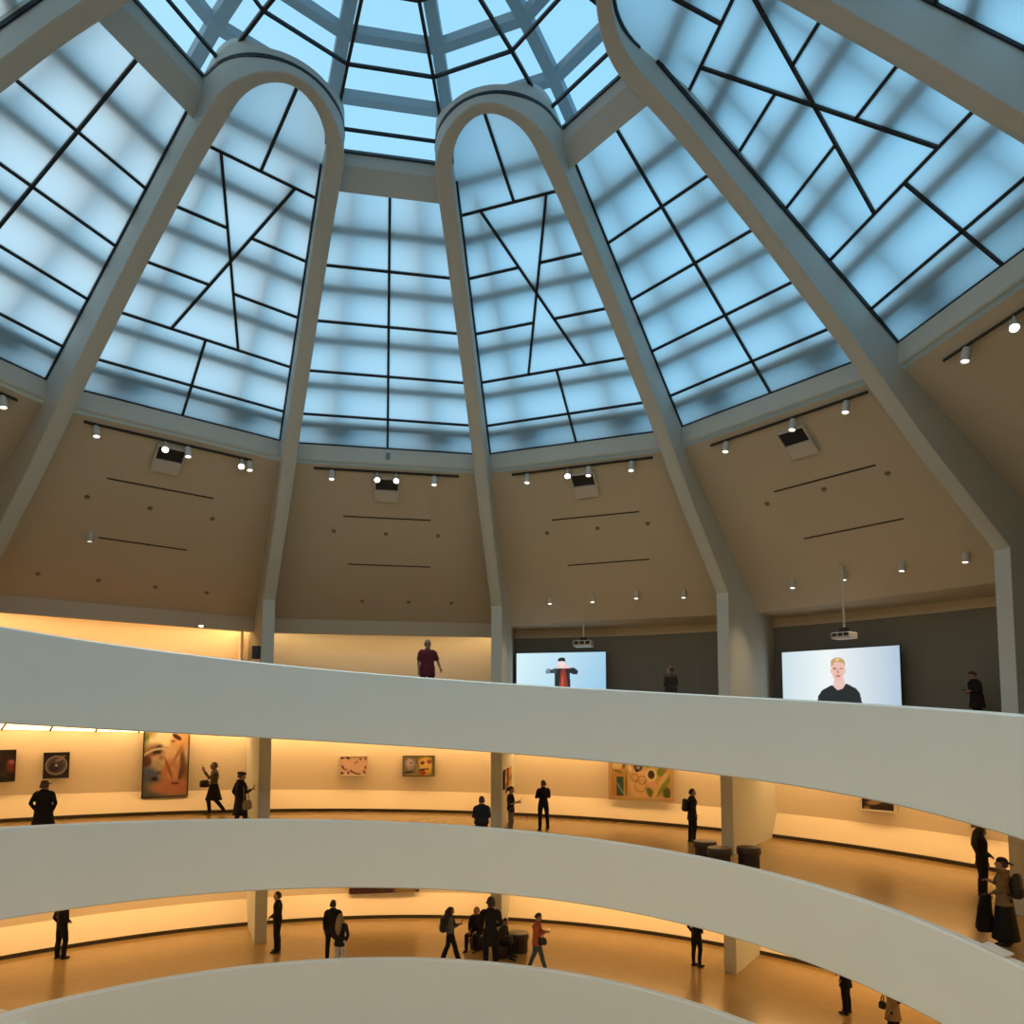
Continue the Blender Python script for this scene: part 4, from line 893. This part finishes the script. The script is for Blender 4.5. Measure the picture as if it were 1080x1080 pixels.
# ---- things people carry
def phone(T, P, s, label, tilt=None, dx=0.0):
    f = P.fdir[s]; c = T @ (P.wr[s] + f * 0.12 + V((-.02 * s + dx, 0.01, 0.035)))
    R3 = T.to_3x3().normalized(); u = (R3 @ (tilt or (f + V((0, 0, .5))))).normalized(); sd = (R3 @ V((1, 0, 0))); sd = (sd - u * sd.dot(u)).normalized(); n = u.cross(sd)
    o = empty('phone', c, label, 'phone', 'phones held by visitors')
    mb = MB(); mb.box(c, sd * .037, u * .076, n * .0045); mb.build('case', M_PHONE, o, bevel=0.004)
    mb = MB(); mb.box(c - n * .0048, sd * .034, u * .071, n * .0006); mb.build('display', M_PHSCR, o)
M_PHSCR = mat('phone_display', (0.03, 0.035, 0.045), 0.1)
def bag(T, c, size, label, kind='shoulder_bag', m=M_BAG, strap=None, grp='bags carried by visitors'):
    """soft bag centred at local point c; strap = local points of its strap"""
    C0 = T @ V(c); o = empty(kind, C0, label, 'bag' if 'back' not in kind else 'backpack', grp)
    mb = MB(); sx, sy, sz = size; k = 8
    secs = []
    for t, q in ((-1, .55), (-.92, .86), (-.6, 1.0), (0, 1.0), (.55, .93), (.88, .75), (1, .4)):
        ring = []
        for i in range(24):
            a = 2 * pi * i / 24; e = 0.55; cx_, sy_ = cos(a), sin(a)
            ring.append(T @ (V(c) + V((math.copysign(abs(cx_) ** e, cx_) * sx * q, math.copysign(abs(sy_) ** e, sy_) * sy * q, t * sz))))
        secs.append(ring)
    mb.sweep(secs); mb.build('bag_body', m, o, smooth=True)
    if kind == 'backpack':
        mb = MB(); fy = -1 if c[1] < 0 else 1
        mb.sweep([[T @ (V(c) + V((cos(2 * pi * i / 18) * sx * .7 * q, fy * sy * (.75 + .5 * (0.5 + 0.5 * sin(2 * pi * i / 18)) * q), t * sz - sz * .35))) for i in range(18)] for t, q in ((-.5, .6), (-.4, 1), (.2, 1), (.3, .6))]); mb.build('front_pocket', m, o, smooth=True)
    for st in (strap or []):
        mb = MB(); mb.tube([T @ V(p) for p in st], 0.014, 8, 0, False); mb.build('strap', m, o, smooth=True)
    return o
PACK = [[(s * .11, -.13, 1.18), (s * .12, -.06, 1.44), (s * .125, .06, 1.44), (s * .13, .135, 1.30), (s * .15, .05, 1.12), (s * .13, -.13, 1.02)] for s in (-1, 1)]
def backpack(T, label, sc=1.0, m=M_BAG): return bag(T, (0, -.235, 1.20), (.14 * sc, .085 * sc, .22 * sc), label, 'backpack', m, PACK, 'backpacks')

def deg(P, d): return view_deg(P) + d                          # 0 = facing away from the camera, 90 = facing right, -90 = left

# top ramp
Q, H = at(451, 675, 1, 1.80, 10.62)
person('man in a maroon short-sleeved shirt with a grey beard standing at the uppermost parapet', Q, deg(Q, 168), H, Pose(('down', 'rail'), 'shift', head=(8, -4)), (C_MAROON, 'short'), hem=.72, hair=('short', H_GREY), wide=1.18, skin=M_SKIN2, group='people on the top ramp')
TT = Matrix.Translation(Q) @ Matrix.Rotation(-radians(deg(Q, 168)), 4, 'Z') @ Matrix.Scale(H / 1.72, 4)
bd = Pose(head=(8, -4)); root = [o for o in COL.objects if o.name.startswith('person') and o.parent is None][-1]
mb = MB(); mb.sweep([[bd.hd(V((rx * cos(2 * pi * i / 18), y + ry * sin(2 * pi * i / 18), z))) * (H / 1.72) for i in range(18)] for z, rx, y, ry in [(-.140, .020, .058, .022), (-.118, .048, .050, .050), (-.09, .064, .034, .070), (-.065, .070, .03, .066)]]); b = mb.build('beard', H_GREY); b.parent = root
mb = MB(); kk = H / 1.72
for s in (-1, 1): mb.lathe([(.020 * kk, -.002), (.025 * kk, -.002), (.025 * kk, .002), (.020 * kk, .002)], bd.hd(V((.033 * s, .108, .008))) * kk, (0, 1, 0), 14); mb.tube([bd.hd(V((.056 * s, .10, .01))) * kk, bd.hd(V((.082 * s, .0, .008))) * kk], .003, 6)
mb.build('spectacles', M_BLACK).parent = root
Q, H = at(707, 703, 1, 1.78)
person('person in a dark grey jacket seen from behind beside the left screen', Q, deg(Q, -35), H, Pose(('folded', 'folded'), head=(-15, 0)), (C_CHAR, 'jacket'), hem=.55, flare=.06, hair=('short', H_BLACK), wide=1.3, group='people on the top ramp')
Q, H = at(1029, 708, 1, 1.80)
r, P, T = person('young man in black looking down at his phone beside the right screen', Q, deg(Q, -125), H, Pose(('read', 'read'), lean=8, head=(5, -38)), (C_BLACK, 'shirt'), hem=.62, flare=.03, hair=('short', H_BROWN), wide=1.35, group='people on the top ramp')
phone(T, P, 1, 'phone held by the young man in black on the top ramp')

# middle ramp
Q, H = at(47.5, 823.5, 2, 1.66)
person('curly-haired person in a long black coat seen from behind below the square dark painting', Q, deg(Q, 20), H, Pose(('pocket', 'pocket'), head=(25, 0)), (C_BLACK, 'coat'), hem=.50, flare=.05, hair=('curly', H_BROWN), hat=('cap', C_CHAR), wide=1.25)
Q, H = at(226.5, 804, 2, 1.90)
r, P, T = person('slim person raising a phone, black coat tied round the waist', Q, deg(Q, -100), H, Pose(('hip', 'raise'), 'walk', head=(0, 6)), (C_STONE, 'shirt'), hem=.9, hair=('short', H_BLACK), skirt=(C_BLACK, .48, .10, 'waist_coat'), skin=M_SKIN2, wide=.92)
phone(T, P, -1, 'phone held up towards the tall figure painting', V((0, .1, 1)))
bag(T, (-.02, .30, 1.03), (.13, .15, .12), 'bulky black bag at the waist of the person raising a phone', strap=[[(.1, .22, 1.1), (.16, .05, 1.35), (.05, -.12, 1.42), (-.1, -.14, 1.2), (-.14, .16, 1.08)]])
Q, H = at(254.5, 814.5, 2, 1.62, r=14.1)
r, P, T = person('person in a beret and long black coat holding a phone beside the first pillar', Q, deg(Q, 60), H, Pose(('phone', 'pocket'), 'wide', head=(10, -8)), (C_BLACK, 'coat'), hem=.46, flare=.05, hair=('short', H_BROWN), hat=('beret', C_CHAR), wide=1.2)
phone(T, P, 1, 'phone held by the person in the beret', V((0, .3, 1)))
bag(T, (.30, .04, .78), (.07, .14, .14), 'tan tote bag hanging at the side of the person in the beret', 'tote_bag', M_TOTE, [[(.28, .12, .90), (.22, .08, 1.3), (.19, .0, 1.44), (.24, -.05, 1.3), (.29, -.05, .90)]])
Q, H = at(508, 840, 2, 1.66, 10.55)
person('broad-shouldered man in a dark suit seen from behind just left of the second pillar', Q, deg(Q, -4), H, Pose(('folded', 'folded')), (C_BLACK, 'jacket'), hair=('short', H_BLACK), wide=1.28)
Q, H = at(538.5, 829.5, 2, 1.64)
r, P, T = person('woman with a ponytail in a black top and taupe trousers looking at a phone', Q, deg(Q, 95), H, Pose(('phone', 'read'), 'shift', head=(0, -22)), (C_BLACK, 'short'), hair=('tail', H_BLACK), trousers=C_TAUPE, tflare=.02)
phone(T, P, 1, 'phone in the hands of the woman with the ponytail')
bag(T, (.21, .06, .93), (.06, .10, .09), 'small black crossbody bag of the woman with the ponytail', 'crossbody_bag', strap=[[(.2, .1, 1.0), (.1, .15, 1.25), (-.12, .06, 1.44), (-.1, -.13, 1.3), (.2, -.08, 1.0)]])
Q, H = at(573, 823, 2, 1.76)
person('slender person in black with crossed arms facing the wall right of the second pillar', Q, deg(Q, -25), H, Pose(('crossed', 'crossed'), 'wide', head=(0, 4)), (C_BLACK, 'shirt'), hair=('short', H_BROWN), wide=.95)
Q, H = at(729.5, 832, 2, 1.78)
r, P, T = person('visitor in a dark jacket with a backpack standing beside the stools', Q, deg(Q, 72), H, Pose(('pocket', 'pocket'), 'shift'), (C_NAVY, 'jacket'), hem=.72, flare=.02, hair=('short', H_BLACK), wide=1.12)
backpack(T, 'round black backpack of the visitor next to the stools', .95)
Q, H = at(1034, 872, 2, 1.74)
person('tall woman with long dark hair, all in black, beside the visitor in the cap', Q, deg(Q, 70), H, Pose(('folded', 'down'), 'stand', head=(0, -16)), (C_BLACK, 'hood'), hem=.78, flare=.02, hair=('long', H_BLACK), tflare=.025)
Q, H = at(1057, 905, 2, 1.74, 10.35)
r, P, T = person('visitor in beige jacket, backwards cap and black skirt by the second parapet', Q, deg(Q, -78), H, Pose(('phone', 'folded'), 'stand', head=(0, 5)), (C_BEIGE, 'jacket'), hem=.80, flare=.03, hair=('short', H_BLACK), hat=('backcap', C_BLACK), skirt=(C_BLACK, .12, .08), wide=1.15)
backpack(T, 'black backpack of the visitor in the beige jacket', 1.1)
o = empty('coat', T @ V((-.05, .3, .95)), 'dark coat hanging over the arm of the visitor in the cap', 'coat')
mb = MB(); mb.sweep([[T @ V((-.05 + (rx * (1 + .10 * sin(5 * a * pi / 14) * q)) * cos(2 * pi * a / 28), .30 + (ry * (1 + .16 * sin(3 + 7 * a * pi / 14) * q)) * sin(2 * pi * a / 28) + .05 * q, z)) for a in range(28)] for z, rx, ry, q in [(.99, .04, .02, 0), (.97, .15, .06, 0), (.92, .18, .085, .2), (.75, .19, .10, .5), (.5, .21, .13, .9), (.28, .22, .15, 1), (.24, .20, .13, 1)]])
mb.build('cloth', C_BLACK, o, smooth=True)
mb = MB(); mb.tube([T @ V((-.22, .33, .93)), T @ V((-.24, .37, .7)), T @ V((-.23, .40, .46))], [.045, .055, .05], 12, 0, True); mb.build('sleeve', C_BLACK, o, smooth=True)

# lower ramp (feet seen, heads partly hidden)
def feet(px, py, lv): return on_floor(px, py, lv)
Q = feet(64, 1011, 3)
person('visitor in black at the far left of the lower ramp, only legs and hips showing', Q, deg(Q, 60), 1.78, Pose(('folded', 'pocket'), 'shift'), (C_BLACK, 'jacket'), hair=('short', H_BROWN), tflare=.02)
Q, H = at(293.5, 940.5, 3, 1.86)
person('tall person in black with clasped hands, standing right of the lower first pillar', Q, deg(Q, -80), H, Pose(('folded', 'folded'), 'stand', head=(0, 0)), (C_BLACK, 'shirt'), hair=('short', H_BLACK), tflare=.02, wide=.95)
Q, H = at(351.5, 949.5, 3, 1.80)
person('man in a black coat seen from behind, next to the blond woman', Q, deg(Q, 10), H, Pose(('pocket', 'down'), 'wide'), (C_BLACK, 'coat'), hem=.7, flare=.02, hair=('short', H_BLACK), wide=1.1)
Q, H = at(359, 964, 3, 1.62, 10.6)
person('woman with long dark-blond hair in a black jacket and white trousers', Q, deg(Q, 25), H, Pose(('pocket', 'pocket'), 'stand'), (C_BLACK, 'jacket'), hem=.75, hair=('long', H_BLOND), trousers=C_WHITE, tflare=.03)
Q, H = at(475, 957, 3, 1.66)
r, P, T = person('woman with long black hair and a grey sweater walking with a phone', Q, deg(Q, 80), H, Pose(('phone', 'read'), 'stride', head=(0, -18)), (C_GREY, 'shirt'), hair=('long', H_BLACK), tflare=.03)
phone(T, P, 1, 'phone held by the woman in the grey sweater', V((0, .4, 1)))
backpack(T, 'dark backpack of the woman in the grey sweater', 1.1)
Q, H = at(504, 955.5, 3, 1.36)
stool(Q - V((0, 0, 0)), 'stool under the bald man, hidden behind his legs', 'stools on the lower ramp', 0.30, 0.40)
person('bald man in black sitting forward with hands joined in the lower seated group', Q, deg(Q, -150), H * 1.72 / 1.30, Pose(('lap', 'lap'), 'sit', lean=8), (C_BLACK, 'jacket'), hair=('bald', H_GREY), wide=1.32, group='seated group on the lower ramp')
Q, H = at(517.5, 947, 3, 1.78, r=11.7)
person('tall curly-haired visitor in black standing before the seated group', Q, deg(Q, 8), H, Pose(('folded', 'pocket'), 'shift', head=(-20, 0)), (C_BLACK, 'coat'), hem=.62, flare=.01, hair=('curly', H_BLACK), wide=.86)
Q, H = at(528, 967, 3, 1.24)
stool(Q, 'stool under the seated visitor in charcoal', 'stools on the lower ramp', 0.30, 0.40)
r, P, T = person('visitor in a charcoal jacket sitting behind the tall curly-haired visitor', Q, deg(Q, 120), H * 1.72 / 1.30, Pose(('lap', 'lap'), 'sit', lean=14, head=(0, -15)), (C_CHAR, 'jacket'), hair=('short', H_BLACK), trousers=C_BLACK, group='seated group on the lower ramp')
bag(T, (.02, .34, .62), (.14, .11, .14), 'black bag on the lap of the seated visitor in charcoal')
Q, H = at(566, 963, 3, 1.70)
r, P, T = person('person in a brick-red jacket and jeans walking with a phone on the lower ramp', Q, deg(Q, 88), H, Pose(('phone', 'read'), 'stride', lean=3, head=(0, -26)), (C_RED, 'jacket'), hem=.78, flare=.015, hair=('short', H_BLACK), trousers=C_JEAN, wide=1.12, skin=M_SKIN)
phone(T, P, 1, 'phone held by the person in the red jacket', V((0, 1, .35)))
bag(T, (.20, .17, .93), (.07, .13, .11), 'black crossbody bag of the person in the red jacket', 'crossbody_bag', strap=[[(.2, .2, 1.0), (.08, .16, 1.25), (-.12, .06, 1.45), (-.1, -.14, 1.3), (.2, .05, .98)]])
Q = feet(735, 1019, 3)
person('visitor in black left of the lower third pillar, only legs showing', Q, deg(Q, 50), 1.76, Pose(('folded', 'pocket'), 'shift'), (C_BLACK, 'jacket'), hair=('short', H_BLACK), tflare=.0)
Q = feet(893, 1069, 3)
person('visitor in dark trousers at the lower right, cut off at the hips by the parapet', Q, deg(Q, -70), 1.74, Pose(('folded', 'pocket'), 'stand', lean=4), (C_BLACK, 'jacket'), hem=.7, flare=.03, hair=('short', H_BROWN), tflare=.02)
Q = feet(944, 1107, 3)
r, P, T = person('visitor in a tan coat at the bottom right, only hips and thighs showing', Q, deg(Q, -60), 1.70, Pose(('folded', 'down'), 'stand'), (C_COAT, 'coat'), hem=.72, flare=.03, hair=('long', H_BROWN), tflare=.03)
bag(T, (-.02, .27, .98), (.07, .08, .09), 'black bag with a ring handle held by the visitor in the tan coat', 'hand_bag', strap=[[(-.05, .27, 1.05), (-.07, .27, 1.16), (0, .27, 1.2), (.05, .27, 1.14), (.03, .27, 1.05)]])
